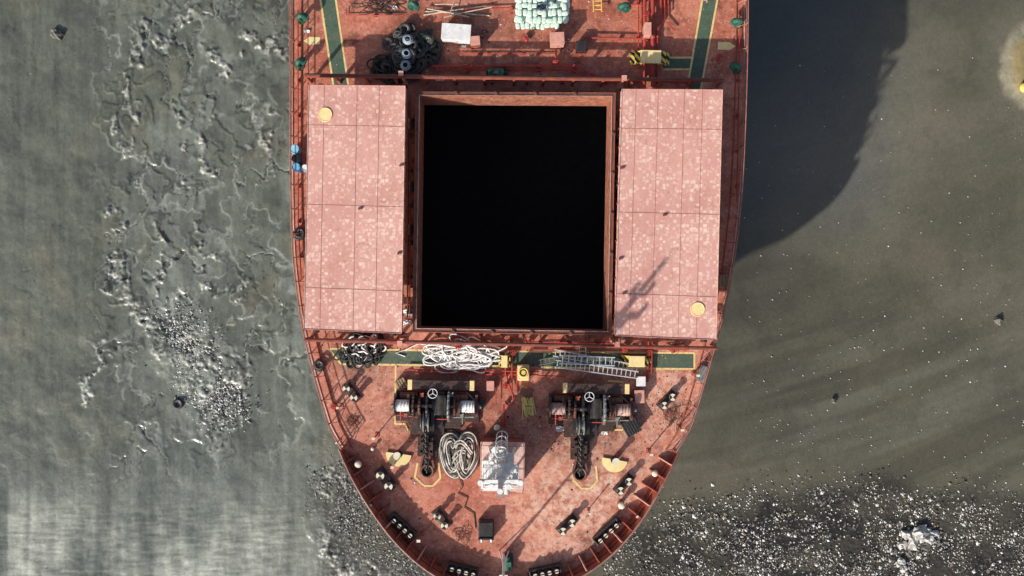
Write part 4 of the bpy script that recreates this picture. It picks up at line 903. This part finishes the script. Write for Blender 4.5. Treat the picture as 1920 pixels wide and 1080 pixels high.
mb=MB();mb.box((0,0,6.3),(2.3,.24,.2));mb.box((0,0,7.2),(1.1,.16,.14));mb.box((.0,-.35,6.3),(.25,.8,.1));mb.box((-.5,0,5.9),(.12,.12,.8),0);mb.box((.5,0,5.9),(.12,.12,.8));mb.make('crosstree',e,whiteM,bev=.02)
for x,y,z in((-1.05,0,6.4),(1.05,0,6.4),(0,-.65,6.35),(-.45,0,7.3),(.45,0,7.3),(0,0,8.3),(.75,-.35,4.7),(-.75,-.35,4.7)):
    mb=MB();mb.cyl((x,y,z-.05),(x,y,z+.28),.11,n=12);mb.cyl((x,y,z+.28),(x,y,z+.33),.15,n=12);mb.torus((x,y,z+.1),.12,.03,n=12,k=4);mb.make('lamp',e,whiteM if y==0 else greyM)
mb=MB();mb.cyl((.3,-.5,5.0),(.35,-.95,5.0),.06,.18,n=16);mb.make('horn',e,whiteM)
mb=MB()
for s in(-.2,.2): mb.tube([(s,1.0,-2.1),(s,.74,1.2),(s,.58,4.6)],.035,5)
for i in range(20): 
    z=-2.0+i*.33;y=np.interp(z,[-2.1,1.2,4.6],[1.0,.74,.58]);mb.tube([(-.2,y,z),(.2,y,z)],.02,4)
mb.make('ladder',e,mastM)
mb=MB()
for z in (-.5,.7,1.9,3.4):
    y=np.interp(z,[-2.1,1.2,4.6],[1.0,.74,.58]);mb.tube([(.34*math.cos(t),y+.34+.34*math.sin(t),z) for t in np.linspace(-math.pi/2+.5,math.pi*1.5-.5,18)],.03,4)
for t in(.3,1.57,2.8): mb.tube([(.34*math.cos(t),.88+.34+.34*math.sin(t),-.5),(.34*math.cos(t),.64+.34+.34*math.sin(t),3.4)],.02,4)
mb.make('ladder_cage',e,whiteM)
rnd=random.Random(3)
for i in range(14):
    z=.3+i*.38;a=rnd.uniform(0,6.28);mb=MB();x,y=.62*math.cos(a),.6*math.sin(a);mb.box((x,y,z),(rnd.uniform(.15,.4),rnd.uniform(.12,.3),rnd.uniform(.15,.35)),a);mb.tube([(x,y,z),(x*.5,y*.5,z+.3)],.04,5);mb.make('junction_box',e,(mastM,greyM,mastM,creamM)[i%4])
jp=P(945,1040);e=thing('jackstaff','white jackstaff with green winch base at the stem','flagpole',jp)
mb=MB();mb.cyl((0,0,0),(0,-.05,4.3),.10,.07,n=10);mb.make('staff',e,whiteM)
for s in(-.3,.3): mb=MB();mb.tube([(s,.25,0),(0,0,2)],.04);mb.make('stay',e,whiteM)
mb=MB();mb.sphere((0,-.05,4.35),.13);mb.box((0,-.2,3.4),(.5,.08,.08));mb.make('finial',e,whiteM)
e=thing('bow_chock','dark green bow chock beside the jackstaff','fairlead',P(954,1052));mb=MB();mb.box((0,0,.15),(.5,1.0,.3));mb.make('base',e,blackM,bev=.02);mb=MB();mb.cyl((-.1,-.4,.5),(-.1,.4,.5),.2,n=14);mb.box((0,0,.5),(.3,.3,.5));mb.make('roller',e,gearM)
lp=thing('light_post','thin brown deck light post near the bulwark','post',P(790,1000),group='thin posts along the bow')
mb=MB();mb.cyl((0,0,0),(0,0,1.6),.05,n=8);mb.box((0,0,.03),(.3,.3,.06));mb.make('post',lp,redM);mb=MB();mb.box((0,0,1.65),(.22,.16,.12));mb.make('lamp_head',lp,creamM)
for x,y,a in((741,868,0),(637,825,30),(700,940,0),(1272,800,0),(1190,960,40),(640,760,0),(1300,700,0),(707,815,0),(1215,845,0),(1103,955,0)): dup(lp,P(x,y),rad(a),random.uniform(.6,.9))
# ---------------------------------------------------------------- light, camera
el=rad(28.4);hx,hy=.635,.772
d=Vector((hx*math.cos(el),hy*math.cos(el),-math.sin(el)))
sun=bpy.data.lights.new('sun','SUN');sun.energy=5.0;sun.angle=rad(.7);sun.color=(1,.96,.89)
so=bpy.data.objects.new('sun',sun);so.rotation_euler=d.to_track_quat('-Z','Y').to_euler();so.location=(-40,-40,60);col.objects.link(so)
w=bpy.data.worlds.new('World');bpy.context.scene.world=w;w.use_nodes=True;nt=w.node_tree
sky=nt.nodes.new('ShaderNodeTexSky');sky.sky_type='NISHITA';sky.sun_disc=False;sky.sun_elevation=el;sky.sun_rotation=math.atan2(-hx,-hy);sky.dust_density=3.0
bg=nt.nodes['Background'];bg.inputs['Strength'].default_value=.12;nt.links.new(sky.outputs[0],bg.inputs[0])
cam=bpy.data.cameras.new('camera');cam.sensor_width=36;cam.lens=36*55/64.;cam.clip_end=6000
co=bpy.data.objects.new('camera',cam);co.location=(0,0,D+H);col.objects.link(co);bpy.context.scene.camera=co
sc=bpy.context.scene;sc.view_settings.view_transform='Standard';sc.view_settings.look='None';sc.view_settings.exposure=0
